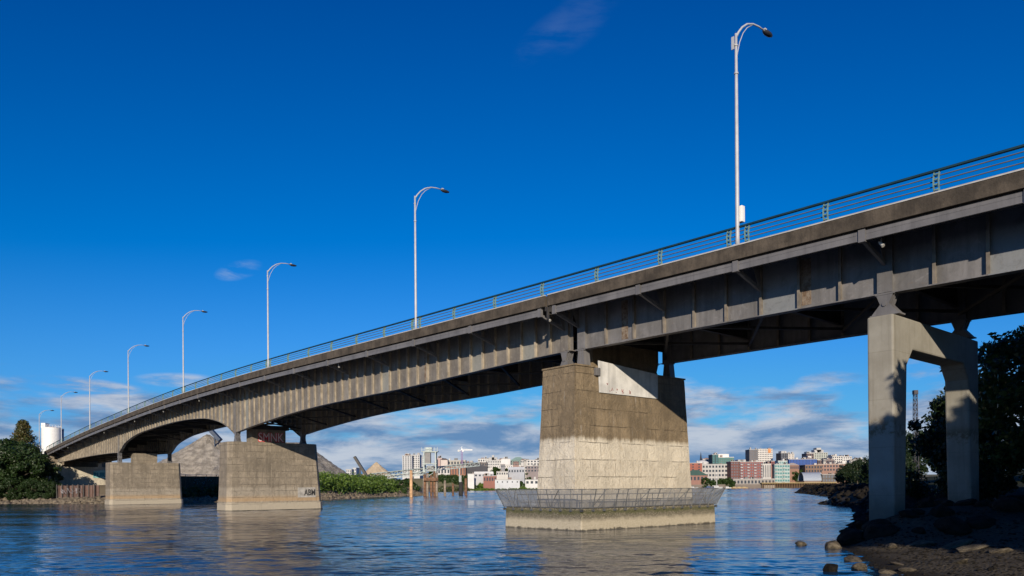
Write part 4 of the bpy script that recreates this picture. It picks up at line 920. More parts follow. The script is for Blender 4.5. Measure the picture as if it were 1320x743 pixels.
# dark wall and planting in the shade behind the low piers
dw = empty('retaining_wall', (0, 0, 0), 0, 'dark timber retaining wall with faint teal graffiti in the shade between the two low piers', 'wall')
a_ = at(226, 611, 186); b_ = at(292, 611, 196)
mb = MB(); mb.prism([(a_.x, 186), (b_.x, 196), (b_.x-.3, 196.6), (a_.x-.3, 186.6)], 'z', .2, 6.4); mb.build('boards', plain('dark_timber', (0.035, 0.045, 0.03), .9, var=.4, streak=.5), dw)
mb = MB()
for k in range(6): t = k/5; mb.box(a_.x+(b_.x-a_.x)*t, a_.x+(b_.x-a_.x)*t+.12, 185.6+10*t, 185.72+10*t, .2, 6.8)
mb.build('post', MT['dark_steel'], dw)
mb = MB(); r = random.Random(12)
for k in range(34):
    t = r.uniform(.35, .85); x = a_.x+(b_.x-a_.x)*t; y = 185.9+10*t; z = r.uniform(4.3, 5.8); mb.bar((x, y, z), (x+r.uniform(-.5, .5), y-.05, z+r.uniform(-.5, .5)), .03, .16, up=(0, 1, 0))
mb.build('graffiti', dteal, dw)
MB().bar((a_.x, 185.7, 6.8), (b_.x, 195.7, 6.8), .1).build('top_rail', MT['lip'], dw)
# ------------------------------------------------------------------ heaps
def heap(name, cx, cy, rad, H, z0, mat, label, seed, sx=1.0, flat=0.0):
    n1, n2 = 96, 40; V = []
    r = np.random.RandomState(seed)
    for i in range(n2+1):
        q = i/n2
        for k in range(n1):
            a = 2*math.pi*k/n1; rr_ = rad*q*(1+.05*math.sin(3*a+seed)+.03*math.sin(7*a+seed*3)+.022*math.sin(17*a)+.012*math.sin(29*a+4*q))
            z = H*(1-max(q, flat*.999))/(1-flat)*(1+.0*a); z = z if q > .04 else H*(1-.5*.04); z += .10*math.sin(a*11+q*9)*q+r.normal()*.14
            V.append((cx+rr_*math.cos(a)*sx, cy+rr_*math.sin(a), z0+min(z, H)))
    f = [(i*n1+k, i*n1+(k+1) % n1, (i+1)*n1+(k+1) % n1, (i+1)*n1+k) for i in range(n2) for k in range(n1)]
    mb = MB().add(V, f); o = mb.build(name, mat, smooth=True); return tag(o, label, 'gravel heap')
p = at(268, 560, 245); heap('gravel_heap', p.x, p.y, 27, p.z-2.5, 2.5, MT['gravel_pile'], 'huge grey gravel heap rising behind the gap between the two low piers', 3)
p = at(378, 571, 300); heap('gravel_heap', p.x, p.y, 31, p.z-2.5, 2.5, plain('dark_gravel_heap', (0.34, 0.31, 0.26), .95, var=.45, scale=.5, bump=.8, scale2=2.4), 'grey gravel heap whose slope shows right of the pier with the graffiti tag', 5, 1.0, .12)
p = at(485, 596, 330); heap('sand_heap', p.x, p.y, 14, p.z-2.5, 2.5, MT['sand_pile'], 'small pale tan sand heap between the slanted conveyor and the truss bridge', 8)
# conveyor ends
def conveyor(p, q, wid, label, name='conveyor', mat=None):
    root = empty(name, p, 0, label, 'conveyor'); p = Vector(p); q = Vector(q); d = q-p; m = mat or MT['dark_steel']
    MB().bar((0, 0, 0), d, wid, wid*.5).build('belt_housing', m, root)
    mb = MB(); mb.bar((d.x*.6, 0, d.z*.6), (d.x*.45, 0, -p.z+2), .25); mb.bar((d.x*.6, .8, d.z*.6), (d.x*.8, .8, -p.z+2), .25); mb.build('support', m, root)
    return root
conveyor(at(474, 616, 300), at(457, 589, 300), 2.0, 'dark slanted conveyor pointing up beside the tan sand heap')
conveyor(at(284, 568, 240), at(271, 554, 240), 2.2, 'dark blue chute at the peak of the huge gravel heap', mat=plain('dark_blue_steel', (0.04, 0.06, 0.10), .6))
# hedge along the bank
def hedge(name, pts, rad, n, size, mat, label, seed, cat='hedge'):
    r = random.Random(seed); cs = []
    for k in range(int(n/60)):
        t = r.random(); p = along(pts, t); cs.append((p.x+r.uniform(-rad, rad)*1.3, p.y+r.uniform(-rad, rad)*1.3, 0, r.uniform(.6, 1.2)))
    cs = [(x, y, hz_l(x, y)+rad*r.uniform(.0, 1.1), s) for x, y, _, s in cs]
    me = leaf_mesh(name, cs, rad*.8, n, size, mat, seed); o = link(bpy.data.objects.new(name, me)); return tag(o, label, cat, kind='stuff')
hedge('hedge', [(-63, 215), (-60, 232), (-54, 268), (-49, 300)], 2.7, 40000, .38, MT['leaf_hedge'], 'bright green overgrown hedge on top of the rocky bank right of the middle pier', 1)
hedge('undergrowth', [(-80, 181), (-73, 194), (-68, 204)], 1.8, 9000, .32, MT['leaf_mid'], 'dark shaded undergrowth on the bank behind the low piers', 2, 'undergrowth')
hedge('undergrowth', [(-46, 300), (-41, 322), (-52, 370), (-66, 470)], 2.0, 9000, .5, MT['leaf_mid'], 'dark green undergrowth behind the wooden piles and conveyor legs', 4, 'undergrowth')
# trees on the left bank
LT = make_tree('broadleaf_tree', 12.5, 6.0, .4, 16000, .30, MT['leaf_bank'], 51, 80)
GLt = 'trees on the left bank'
def lput(o, x, y, s, lab, rz=0):
    p = at(x, 600, y); o.location = (p.x, p.y, hz_l(p.x, p.y)); o.rotation_euler = (0, 0, rz); o.scale = (s[0], s[0], s[1]); return tag(o, lab, 'tree', GLt)
lput(LT, 47, 197, (.92, .92), 'dark green round tree at the left, nearest the abutment')
for x, y, s, lab in ((22, 192, (1.15, 1.03), 'dark green tree in the middle of the left clump, below the conifer'), (-8, 190, (1.15, 1.08), 'dark green tree cut by the left edge of the photo'), (-45, 196, (1.2, 1.1), 'green tree beyond the left edge of the photo'),
                     (34, 203, (1.0, .98), 'taller green tree at the back of the left clump'), (5, 206, (1.1, 1.06), 'green tree at the back of the left clump by the photo edge'),
                     (64, 186, (.36, .36), 'small bush-like tree at the foot of the rusty sheet wall'), (40, 187, (.5, .42), 'small low tree at the water edge in front of the left clump'), (14, 187, (.55, .45), 'low spreading tree at the water edge at the far left')):
    o = dup(LT, (0, 0, 0)); lput(o, x, y, s, lab, x*.7)
CT = make_tree('conifer_tree', 21.0, 6.8, .5, 15000, .30, MT['leaf_con'], 61, 130, True)
p = at(30, 600, 214); CT.location = (p.x, p.y, hz_l(p.x, p.y)); CT.scale = (1.0, 1.0, .86); tag(CT, 'pointed brownish conifer rising above the left clump of trees', 'tree', GLt)

# ------------------------------------------------------------------ silo and other things at left
def tank(x0, x1, yt, Yd, mat, label, name='silo'):
    a = at(x0, yt, Yd); b = at(x1, yt, Yd); r_ = (b.x-a.x)/2; cx = (a.x+b.x)/2; root = empty(name, (cx, Yd, 2), 0, label, 'silo'); h = a.z-2
    MB().tube([(0, 0, 0), (0, 0, h)], r_, 40).build('shell', mat, root, smooth=False)
    mb = MB()
    for k in range(20):
        t = 2*math.pi*k/20; t2 = 2*math.pi*(k+1)/20; mb.bar((r_*math.cos(t), r_*math.sin(t), h), (r_*math.cos(t), r_*math.sin(t), h+.9), .08); mb.bar((r_*math.cos(t), r_*math.sin(t), h+.9), (r_*math.cos(t2), r_*math.sin(t2), h+.9), .08)
    mb.build('handrail', mat, root); MB().box(-r_*.8, -r_*.35, -r_*.6, r_*.2, h, h+1.8).build('hatch', mat, root); MB().tube([(0, 0, h), (0, 0, h+.6)], [r_*.95, r_*.3], 40).build('roof', mat, root)
    return root
tank(55, 78, 552, 300, MT['white'], 'white cylindrical silo with handrail behind the left trees')
tank(76.5, 82, 556, 303, plain('blue_grey_silo', (0.25, 0.30, 0.38), .6), 'narrow blue-grey silo tucked behind the white one')
# ------------------------------------------------------------------ piles and jetty things
def pile(x, yt, yb, r_, mat, label, group=None, tilt=0, Yd=None):
    b = on_water(x, yb); Yd = Yd or b.y; t = at(x+tilt, yt, Yd); b = at(x, yb, Yd)
    root = empty('wooden_pile', (b.x, Yd, 0), 0, label, 'pile', group)
    MB().tube([(0, 0, -1.5), (0, 0, 1.0), (t.x-b.x, 0, t.z)], [r_*1.05, r_, r_*.9], 12).build('post', mat, root, smooth=True)
    MB().tube([(t.x-b.x, 0, t.z), (t.x-b.x, 0, t.z+.15)], [r_*1.02, r_*.6], 12).build('cap', mat, root)
    return root
pk = 'old piles in front of the conveyor'
orp = plain('peeling_orange_pile', (0.62, 0.38, 0.20), .8, var=.4, scale=1.2); rus = plain('rusty_pile', (0.19, 0.10, 0.055), .85, var=.5, scale=1.0); gyp = plain('grey_timber_pile', (0.27, 0.22, 0.17), .9, var=.4); dkp = plain('black_pile', (0.03, 0.028, 0.026), .9, var=.3)
pile(530, 607, 642, .55, orp, 'tall pale orange pile standing alone in the water', pk, Yd=262)
for x, yt, m, r_, lb in ((547.5, 612, rus, .6, 'rusty pile at the left of the dolphin'), (551, 610, gyp, .5, 'grey pile second from left in the dolphin'), (556, 613, rus, .55, 'rusty pile in the middle of the dolphin'), (560, 608, rus, .5, 'thin rusty pile right in the dolphin'), (563, 610, gyp, .5, 'grey pile at the right of the dolphin')):
    pile(x, yt, 639.5, r_, m, lb, pk, Yd=300)
dol = MB(); a = at(546, 616, 299); b = at(565, 620, 299); dol.box(a.x, b.x, 298.3, 299.2, b.z, a.z); tag(dol.build('timber_fender', rus), 'rusty orange timber fender joining the cluster of piles', 'fender')
for x, yt, yb, m, r_, lb in ((573.5, 620, 638.5, gyp, .5, 'grey pile right of the cluster, taller one'), (584, 624, 638.5, rus, .45, 'short brown pile right of the cluster'), (594, 622, 637, dkp, .9, 'stout black pile with pale top'), (600.5, 617, 632, rus, .6, 'dark red-brown pile, rightmost of the row')):
    pile(x, yt, yb, r_, m, lb, pk, Yd=310)
p = at(594, 622, 310); b_ = at(594, 613, 310); tag(MB().tube([(p.x, 310, p.z), (p.x, 310, b_.z)], .3, 8).build('marker_post', MT['lip']), 'pale marker post on top of the stout black pile', 'marker')
# truss conveyor gantry
tm = plain('pale_teal_truss', (0.42, 0.48, 0.46), .6, var=.15)
def truss(p, q, h, label, n=12, name='conveyor_bridge', wid=2.2, legs=()):
    root = empty(name, p, 0, label, 'conveyor bridge'); d = Vector(q)-Vector(p); mb = MB()
    for y in (0, wid):
        mb.bar((0, y, 0), (d.x, d.y+y, d.z), .28); mb.bar((0, y, h), (d.x, d.y+y, d.z+h), .28)
        for k in range(n):
            a = d*(k/n); b = d*((k+1)/n); mb.bar((a.x, a.y+y, a.z), (b.x, b.y+y, b.z+h), .16); mb.bar((b.x, b.y+y, b.z), (b.x, b.y+y, b.z+h), .16)
    mb.build('truss', tm, root); MB().bar((0, wid/2, h*.9), (d.x, d.y+wid/2, d.z+h*.9), wid*.8, .5).build('belt', MT['dark_steel'], root)
    lg = MB()
    for t in legs: a = d*t; lg.bar((a.x, a.y, a.z), (a.x, a.y, -p[2]), .35); lg.bar((a.x, a.y+wid, a.z), (a.x, a.y+wid, -p[2]), .35)
    lg.build('leg', tm, root); return root
truss(tuple(at(478, 615.5, 312)), tuple(at(618, 600.5, 345)), 1.5, 'pale steel truss conveyor rising to the right above the bank', 22, legs=(.1, .35, .8))
truss(tuple(at(492, 617.5, 308)), tuple(at(548, 612, 309)), 1.2, 'lower pale steel walkway truss running below the long conveyor', 10, legs=(.05,))
hp = empty('loading_tower', at(555, 640, 312), 0, 'pale grey steel loading tower with railings standing over the conveyor', 'loading tower'); hp.location.z = 0
zz0 = at(555, 612, 312).z; zt1 = at(555, 583, 312).z; zt2 = at(555, 578, 312).z; mb = MB()
for x in (-2.6, 2.6):
    for y in (-2, 2): mb.bar((x, y, 0), (x*.9, y, zt1), .45)
for z in (zz0-2, zz0+1.5, zz0+4.5, zt1): mb.box(-2.8, 2.8, -2.2, 2.2, z-.18, z+.1)
for x in (-2.6, 2.6): mb.bar((x, -2, zz0-2), (-x, -2, zz0+1.5), .2); mb.bar((x, -2, zz0+4.5), (-x, -2, zz0+1.5), .2)
mb.build('frame', tm, hp)
mb = MB(); mb.box(-2.0, .2, -1.6, 1.6, zz0+4.6, zt1-.3); mb.box(-1.2, 1.5, -1.4, 1.4, zz0+1.6, zz0+3.6); mb.build('hopper', MT['edge'], hp)
mb = MB(); mb.box(-1.8, .8, -1.5, 1.5, zt1+.1, zt2+.3)
for x in (-3.2, -2, 0, 2, 3.2): mb.bar((x, -2.3, zt1), (x, -2.3, zt1+1.9), .14)
mb.bar((-3.3, -2.3, zt1+1.1), (3.3, -2.3, zt1+1.1), .12); mb.box(-3.4, 3.4, -2.4, 2.4, zt1+.1, zt1+.3); mb.build('top_deck', tm, hp)

# ------------------------------------------------------------------ the city across the water
WIN = {'dark': plain('dark_window_glass', (0.05, 0.06, 0.075), .15, var=.3, scale=.05), 'mid': plain('grey_window_glass', (0.16, 0.18, 0.21), .2, var=.3, scale=.05), 'teal': plain('teal_glass', (0.10, 0.24, 0.24), .15, var=.3, scale=.05)}
cm = {}
def col(c, v=.1):
    l_ = .3*c[0]+.5*c[1]+.2*c[2]; c = tuple(round((q*.75+l_*.25)*.84, 4) for q in c)
    k = (c, v)
    if k not in cm: cm[k] = plain('facade_paint', c, .8, var=v, scale=.12, scale2=.8)
    return cm[k]
def building(x0, x1, yt, Yd, c, label, floors=0, bays=0, cat='building', depth=22, win='dark', roof=None, rc=(0.5, 0.49, 0.47), y_floor=None, wfrac=(.55, .55), rz=0, pent=None, name='building', bands=False, balc=False):
    a = at(x0, yt, Yd); b = at(x1, yt, Yd); wd = b.x-a.x; cx = (a.x+b.x)/2; zt_ = (a.z+b.z)/2
    root = empty(name, (cx, Yd, 0), rz, label, cat); h = zt_
    MB().box(-wd/2, wd/2, 0, depth, 0, h).build('wall', col(c), root)
    if roof == 'gable':
        MB().prism([(-wd/2-.4, h), (wd/2+.4, h), (wd/2-.4 if wd > depth*1.5 else 0, h+depth*.22), (-wd/2+.4 if wd > depth*1.5 else 0, h+depth*.22)][:4], 'y', -.4, depth+.4).build('roof', col(rc), root)
    elif roof == 'pyramid':
        MB().add([(-wd/2-.5, -.5, h), (wd/2+.5, -.5, h), (wd/2+.5, depth+.5, h), (-wd/2-.5, depth+.5, h), (-wd*.15, depth/2, h+wd*.25), (wd*.15, depth/2, h+wd*.25)], [(0, 1, 5, 4), (2, 3, 4, 5), (1, 2, 5), (3, 0, 4), (3, 2, 1, 0)]).build('roof', col(rc), root)
    else:
        MB().box(-wd/2-.25, wd/2+.25, -.25, depth+.25, h, h+.7).build('roof', col(rc), root)
    if pent: 
        for (q0, q1, ph) in pent: MB().box(-wd/2+wd*q0, -wd/2+wd*q1, depth*.2, depth*.8, h+.7, h+.7+ph).build('penthouse', col(rc), root)
    if not roof and wd > 6:
        for _ in range(rr.choice((1, 2, 3, 4))):
            q = rr.uniform(-.45, .35)*wd; pw = rr.uniform(1, min(5, wd*.3)); MB().box(q, q+pw, depth*.1, depth*.1+3, h+.7, h+.7+rr.uniform(.8, 3.2)).build('roof_plant', col(rr.choice(((.45, .43, .4), (.2, .2, .2), (.6, .58, .55), (.3, .2, .16)))), root)
        if rr.random() < .5: q = rr.uniform(-.4, .4)*wd; MB().bar((q, depth*.3, h), (q, depth*.3, h+rr.uniform(4, 7)), .25).build('antenna_mast', col((.3, .3, .3)), root)
    if floors and bays:
        zb_ = at((x0+x1)/2, y_floor, Yd).z if y_floor else 2.5
        fh = (h-zb_)/floors; bw = wd/bays; ww = bw*wfrac[0]; wh = fh*wfrac[1]
        if bands:
            for f in range(floors): MB().box(-wd/2+bw*.15, wd/2-bw*.15, -.08, .0, zb_+fh*f+(fh-wh)/2, zb_+fh*f+(fh+wh)/2).build('window', WIN[win], root)
        else:
            me = MB().box(-ww/2, ww/2, -.08, 0, -wh/2, wh/2).build('window', WIN[win], root); first = True
            for f in range(floors):
                for k in range(bays):
                    o = me if first else me.copy()
                    if not first: link(o, root)
                    first = False; o.location = (-wd/2+bw*(k+.5), 0, zb_+fh*(f+.5))
        if balc:
            for k in range(0, bays, 3):
                mb = MB()
                for f in range(floors): mb.box(-wd/2+bw*(k+.1), -wd/2+bw*(k+1.1), -1.6, 0, zb_+fh*f, zb_+fh*f+.9)
                mb.build('balcony', col((0.6, 0.58, 0.55)), root)
    return root
B = building
YF = 1000
# right of the tall pier
B(866, 905, 597.5, YF+20, (0.42, 0.10, 0.05), 'orange-red brick block right beside the tall pier', 5, 5, y_floor=614, win='dark', wfrac=(.3, .45))
B(884, 912, 613, YF-5, (0.36, 0.16, 0.11), 'low pink-brick waterfront house with green roof by the tall pier', 1, 6, roof='pyramid', rc=(0.05, 0.13, 0.10), y_floor=621, depth=14)
B(905, 942, 599, YF+30, (0.52, 0.50, 0.47), 'long pale grey apartment block behind the sailing boat', 4, 9, y_floor=621, win='dark', wfrac=(.6, .5))
B(918, 926, 586.5, YF+160, (0.04, 0.10, 0.11), 'dark teal glass tower slab left of the white-topped building', 5, 2, win='teal', y_floor=600)
B(925, 946, 590, YF+165, (0.10, 0.22, 0.18), 'green glass building with white roof behind the apartment block', 4, 7, win='teal', y_floor=600, rc=(.8, .78, .74), pent=[(.1, .75, 5)])
B(942, 955, 595.5, YF+12, (0.20, 0.07, 0.055), 'dark brown-red brick block at the left of the brick apartments', 6, 4, y_floor=618, win='mid', wfrac=(.5, .4))
B(954, 983, 596, YF+10, (0.33, 0.085, 0.065), 'big red brick apartment block with pale balconies at the waterfront', 6, 10, y_floor=618, win='mid', wfrac=(.5, .5), balc=True, pent=[(-.05, .3, 3.0), (.55, .85, 2)])
B(945, 999, 618, YF-4, (0.38, 0.34, 0.30), 'pale ground-floor arcade below the red brick apartments', 1, 12, y_floor=625, win='dark', depth=8)
B(966, 977, 580, YF+250, (0.19, 0.17, 0.17), 'grey wing of the white office tower', 8, 3, y_floor=598, wfrac=(.7, .3), win='mid')
B(977, 996, 579.2, YF+248, (0.72, 0.67, 0.60), 'white office tower with rows of windows and an orange sign on top', 7, 9, y_floor=598, win='dark', wfrac=(.55, .4))
p = at(992, 581.5, YF+247); tag(MB().box(p.x-2.2, p.x+2, YF+246.5, YF+247.6, p.z-3, p.z+3).build('sign', plain('orange_sign', (0.7, 0.25, 0.06), .6)), 'orange sign panel on the top corner of the white office tower', 'sign')
B(983, 994, 598.5, YF+8, (0.62, 0.58, 0.52), 'cream pilastered block with tall dark window strips', 1, 4, y_floor=617, win='dark', wfrac=(.4, .85))
B(994, 998.5, 595, YF+14, (0.30, 0.07, 0.05), 'narrow red brick tower beside the cream block', 5, 1, y_floor=617, win='dark', wfrac=(.3, .4))
B(998.5, 1018, 599, YF+4, (0.40, 0.52, 0.49), 'pale teal terraced apartment building with white balconies at the wharf', 5, 6, y_floor=622, win='teal', wfrac=(.75, .5), balc=True)
B(1003, 1015, 594.5, YF+26, (0.5, 0.6, 0.57), 'upper set-back storey of the pale teal apartments', 1, 5, y_floor=599, win='teal')
B(1006.5, 1016, 584.5, YF+200, (0.06, 0.06, 0.075), 'slim dark tower with pale right edge', 7, 3, y_floor=600, win='mid', pent=[(.2, .9, 3)])
B(1016, 1024, 585.5, YF+198, (0.66, 0.60, 0.52), 'slim cream tower next to the dark one', 6, 2, y_floor=600, wfrac=(.25, .5))
B(1017, 1053, 592.5, YF+120, (0.02, 0.10, 0.42), 'building wrapped in bright blue sheeting', 2, 9, y_floor=600, win='dark', wfrac=(.1, .8))
B(1017, 1030, 600, YF+70, (0.36, 0.17, 0.10), 'brown brick gabled house below the blue wrapped building', 1, 5, y_floor=606, depth=14, roof='pyramid', rc=(.55, .45, .38))
B(1038, 1060, 600, YF+60, (0.26, 0.14, 0.085), 'brown brick warehouse right of the blue wrapped building', 2, 6, y_floor=610, rc=(.4, .25, .15))
B(1054, 1092, 599, YF+80, (0.38, 0.20, 0.14), 'long low pink-brown brick row behind the arched shed', 2, 10, y_floor=608, rc=(.6, .45, .35))
B(1047, 1067, 584, YF+260, (0.48, 0.50, 0.42), 'stepped pale green hilltop building', 4, 7, y_floor=592, wfrac=(.5, .5), pent=[(.2, .8, 4.5), (.35, .65, 8)])
B(1040, 1049, 585, YF+255, (0.22, 0.13, 0.11), 'dark brown hilltop block left of the stepped building', 2, 3, y_floor=592, pent=[(.2, .7, 3)])
B(1041.5, 1046, 588.5, YF+240, (0.8, 0.76, 0.70), 'small bright white block in front of the brown hilltop block')
B(1066, 1074, 591, YF+235, (0.66, 0.63, 0.58), 'low white hillside block right of the stepped building', 1, 4, y_floor=594)
B(1073, 1086, 588.5, YF+220, (0.70, 0.66, 0.60), 'white hillside apartment block with several windows', 3, 5, y_floor=597, pent=[(0, .5, 2)])
B(1085, 1098, 589, YF+225, (0.74, 0.71, 0.66), 'white hillside block nearest the dark trees', 2, 5, y_floor=595)
B(1054, 1076, 593.5, YF+150, (0.17, 0.10, 0.10), 'dark purple-brown flat building below the stepped one', 1, 6, y_floor=598)
B(1098, 1112, 592, YF+230, (0.6, 0.57, 0.52), 'white block glimpsed over the dark trees', 2, 4, y_floor=597)
# spire
p = at(903.5, 597, YF+180); t = at(903.5, 582, YF+180); root = empty('church_spire', (p.x, p.y, 0), 0, 'thin dark church spire above the brick block', 'church')
MB().box(-2.2, 2.2, -2.2, 2.2, 0, p.z+2).build('tower', col((0.45, 0.4, 0.36)), root); MB().add([(-1.7, -1.7, p.z+2), (1.7, -1.7, p.z+2), (1.7, 1.7, p.z+2), (-1.7, 1.7, p.z+2), (0, 0, t.z)], [(0, 1, 4), (1, 2, 4), (2, 3, 4), (3, 0, 4), (3, 2, 1, 0)]).build('spire', col((0.03, 0.035, 0.05)), root)
p = at(905, 597, YF+90); mb = MB(); rad = 9.5; V = []
prof = [(rad, 0), (rad*.98, .6), (rad*.85, 1.6), (rad*.6, 2.8), (rad*.3, 3.5), (.1, 3.9)]
for q, z in prof: V += [(q*math.cos(k*math.pi/12), q*math.sin(k*math.pi/12), p.z+z) for k in range(24)]
mb.add(V, [(i*24+k, i*24+(k+1) % 24, (i+1)*24+(k+1) % 24, (i+1)*24+k) for i in range(5) for k in range(24)])
dm = empty('domed_hall', (p.x, p.y, 0), 0, 'hall with white shallow domed roof behind the brick block', 'building'); mb.build('roof', col((.8, .77, .72)), dm, smooth=True); MB().tube([(0, 0, 0), (0, 0, p.z)], rad*.98, 24).build('wall', col((.6, .57, .52)), dm)
# arched shed
a = at(1036, 620, YF-2); b = at(1060, 620, YF-2); top = at(1048, 609, YF-2).z; wd = b.x-a.x; root = empty('arched_shed', ((a.x+b.x)/2, YF-2, 0), 0, 'grey arched metal shed with a pale end wall on the wharf', 'shed')
mb = MB(); arc = [(-wd*.35*0+(-7)+14*0, 0)]
N_ = 14; V = []; hh = top-a.z
for i in range(N_+1):
    t = math.pi*i/N_; V += [(-wd/2, 10-10*math.cos(t), a.z+hh*math.sin(t)), (wd/2, 10-10*math.cos(t), a.z+hh*math.sin(t))]
mb.add(V, [(2*i, 2*i+1, 2*i+3, 2*i+2) for i in range(N_)]); mb.build('roof', plain('grey_curved_metal', (0.30, 0.34, 0.40), .4, var=.15), root, smooth=True)
MB().prism([(10-10*math.cos(math.pi*i/N_), a.z+hh*math.sin(math.pi*i/N_)) for i in range(N_+1)], 'x', wd/2+.01, wd/2+.8).build('end_wall', col((.7, .66, .58)), root)
MB().box(-wd/2+1, wd/2-1, .8, 19, 0, a.z+.5).build('base_wall', col((.3, .22, .18)), root)
B(1060, 1078, 612, YF-4, (0.16, 0.13, 0.11), 'dark timber building with white framed windows right of the arched shed', 2, 5, y_floor=622, win='mid', wfrac=(.5, .6), rc=(.5, .48, .45))
# wharf
wf = empty('wharf', (0, 0, 0), 0, 'long timber wharf on piles in front of the arched shed and terraced apartments', 'wharf'); a = at(982, 622.5, YF-12); b = at(1082, 622.5, YF-12)
ybr = plain('weathered_timber', (0.24, 0.15, 0.08), .9, var=.4, scale=.3)
MB().box(a.x, b.x, YF-12, YF+2, a.z-1.0, a.z).build('decking', plain('yellow_brown_decking', (0.36, 0.27, 0.12), .8), wf)
me = None
for k in range(46):
    x = a.x+(b.x-a.x)*(k+.5)/46
    if me is None: me = MB().tube([(0, 0, -1), (0, 0, a.z-1.0)], .45, 8).build('pile', ybr, wf); o = me
    else: o = me.copy(); link(o, wf)
    o.location = (x, YF-11, 0)
MB().box(a.x, b.x, YF-1, YF+1, -.5, a.z-1.02).build('bulkhead', col((0.10, 0.06, 0.05)), wf)
mb = MB(); mb.bar((a.x, YF-11.8, a.z+1.1), (b.x, YF-11.8, a.z+1.1), .2); [mb.bar((a.x+(b.x-a.x)*k/40, YF-11.8, a.z), (a.x+(b.x-a.x)*k/40, YF-11.8, a.z+1.1), .15) for k in range(41)]; mb.build('handrail', ybr, wf)
# quay wall under the apartments
MBq = MB(); a = at(866, 624, YF-6); b = at(985, 624, YF-6); MBq.box(a.x, b.x, YF-7, YF+3, -1, a.z-1.2); tag(MBq.build('quay_wall', col((0.22, 0.17, 0.13))), 'low brown quay wall along the water below the brick apartments', 'quay wall')
# boats
def boat(x, y, Yd, L_, hullc, label, mast=0, cabin=True, cabc=(.8, .78, .75), name='motor_boat', cat='boat', group=None):
    p = at(x, y, Yd); root = empty(name, (p.x, Yd, 0), rr.uniform(-.3, .3), label, cat, group); h = L_*.13
    mb = MB(); st = [(-L_/2, .75), (-L_*.2, 1), (L_*.2, .95), (L_*.4, .55), (L_/2, .05)]; V = []
    for q, k in st: w = L_*.15*k; V += [(q, -w*.6, -.3), (q, w*.6, -.3), (q, w, h*(1+.25*max(0, q/L_))), (q, -w, h*(1+.25*max(0, q/L_)))]
    mb.add(V, [(i*4+k, i*4+(k+1) % 4, (i+1)*4+(k+1) % 4, (i+1)*4+k) for i in range(4) for k in range(4)]+[(3, 2, 1, 0), (16, 17, 18, 19)]); mb.build('hull', col(hullc), root)
    if cabin:
        c = MB().frus((-L_*.25, L_*.15, -L_*.1, L_*.1, h), (-L_*.22, L_*.08, -L_*.085, L_*.085, h+L_*.13)).build('cabin', col(cabc), root)
        MB().box(-L_*.2, L_*.07, -L_*.098, -L_*.09, h+L_*.05, h+L_*.10).build('window', WIN['dark'], c)
    if mast:
        MB().tube([(0, 0, h), (0, 0, mast)], .28, 8).build('mast', MT['white'], root); MB().tube([(0, 0, h+1.6), (-L_*.4, 0, h+1.5)], .28, 8).build('boom', MT['white'], root)
    return root
YB = YF-25
boat(924, 628, YB, 15, (.8, .8, .78), 'white sailing boat with tall bare mast moored right of the tall pier', mast=21, name='sailing_boat', cat='sailing boat')
boat(914, 628, YB-2, 13, (.05, .09, .25), 'dark blue hulled boat left of the sailing boat', cabc=(.1, .18, .4))
boat(893, 628, YB-2, 11, (.8, .78, .74), 'white motor boat beside the tall pier, left of a smaller one')
boat(899, 628, YB-1, 8, (.75, .74, .7), 'small white motor boat right of the larger white one')
boat(938, 628, YB, 10, (.75, .72, .68), 'white motor boat between the sailing boat and the yellow boats')
for i, x in enumerate((947, 953, 959.5)): boat(x, 628, YB, 9, (.6, .38, .12), ('leftmost of three', 'middle of three', 'rightmost of three')[i]+' yellow-orange water taxis below the brick apartments', cabc=(.65, .5, .2), name='water_taxi', group='yellow water taxis')
# blocks seen between the pier with the tag and the tall pier
YL = 900
B(518.5, 531, 588, YL+150, (0.60, 0.60, 0.60), 'white apartment tower left of the pair', 7, 4, y_floor=606, win='dark', wfrac=(.5, .55), pent=[(.3, .7, 3)])
B(529, 541, 587, YL+165, (0.66, 0.66, 0.65), 'white apartment tower right of the pair', 7, 4, y_floor=606, win='dark', wfrac=(.5, .55))
B(538, 547, 590, YL+240, (0.50, 0.51, 0.53), 'greyer apartment tower behind the loading tower', 6, 3, y_floor=606, win='mid')
B(562, 570, 591, YL+60, (0.60, 0.38, 0.34), 'pink rendered block with a dark strip behind the loading tower', 1, 2, y_floor=605, wfrac=(.3, .8))
B(568, 577, 593, YL+40, (0.68, 0.56, 0.48), 'cream block under a brown pyramid roof', 0, 0, roof='pyramid', rc=(.18, .12, .09), depth=14)
B(560, 580, 604, YL+10, (0.66, 0.62, 0.58), 'low white building behind the conveyor legs', 1, 5, y_floor=612)
B(577, 600, 594, YL+50, (0.50, 0.46, 0.38), 'pale industrial hall behind the crane', 1, 6, y_floor=600)
B(575, 600, 602, YL+15, (0.42, 0.16, 0.07), 'rust-orange industrial building with pale columns under the tower crane', 1, 7, y_floor=613, wfrac=(.35, .8))
B(600, 628, 597, YL+60, (0.20, 0.16, 0.14), 'dark brown long building right of the tower crane', 1, 8, y_floor=601, rc=(.12, .1, .1))
B(599, 628, 602, YL+30, (0.07, 0.07, 0.085), 'dark slate-roofed warehouse right of the tower crane', 0, 0, roof='gable', rc=(.08, .08, .10), depth=20)
B(611, 636, 611, YL+5, (0.55, 0.55, 0.58), 'white shed with a pale blue tint in front of the slate warehouse', 1, 5, y_floor=615, roof='gable', rc=(.7, .7, .72), depth=12)
B(616, 634, 592, YL+180, (0.74, 0.72, 0.68), 'white institutional block at the left of the large white group', 2, 6, y_floor=600)
B(626, 646, 594, YL+150, (0.68, 0.66, 0.62), 'large white building with two rows of windows and rooftop plant', 3, 9, y_floor=604, pent=[(.2, .75, 4), (.4, .55, 7)])
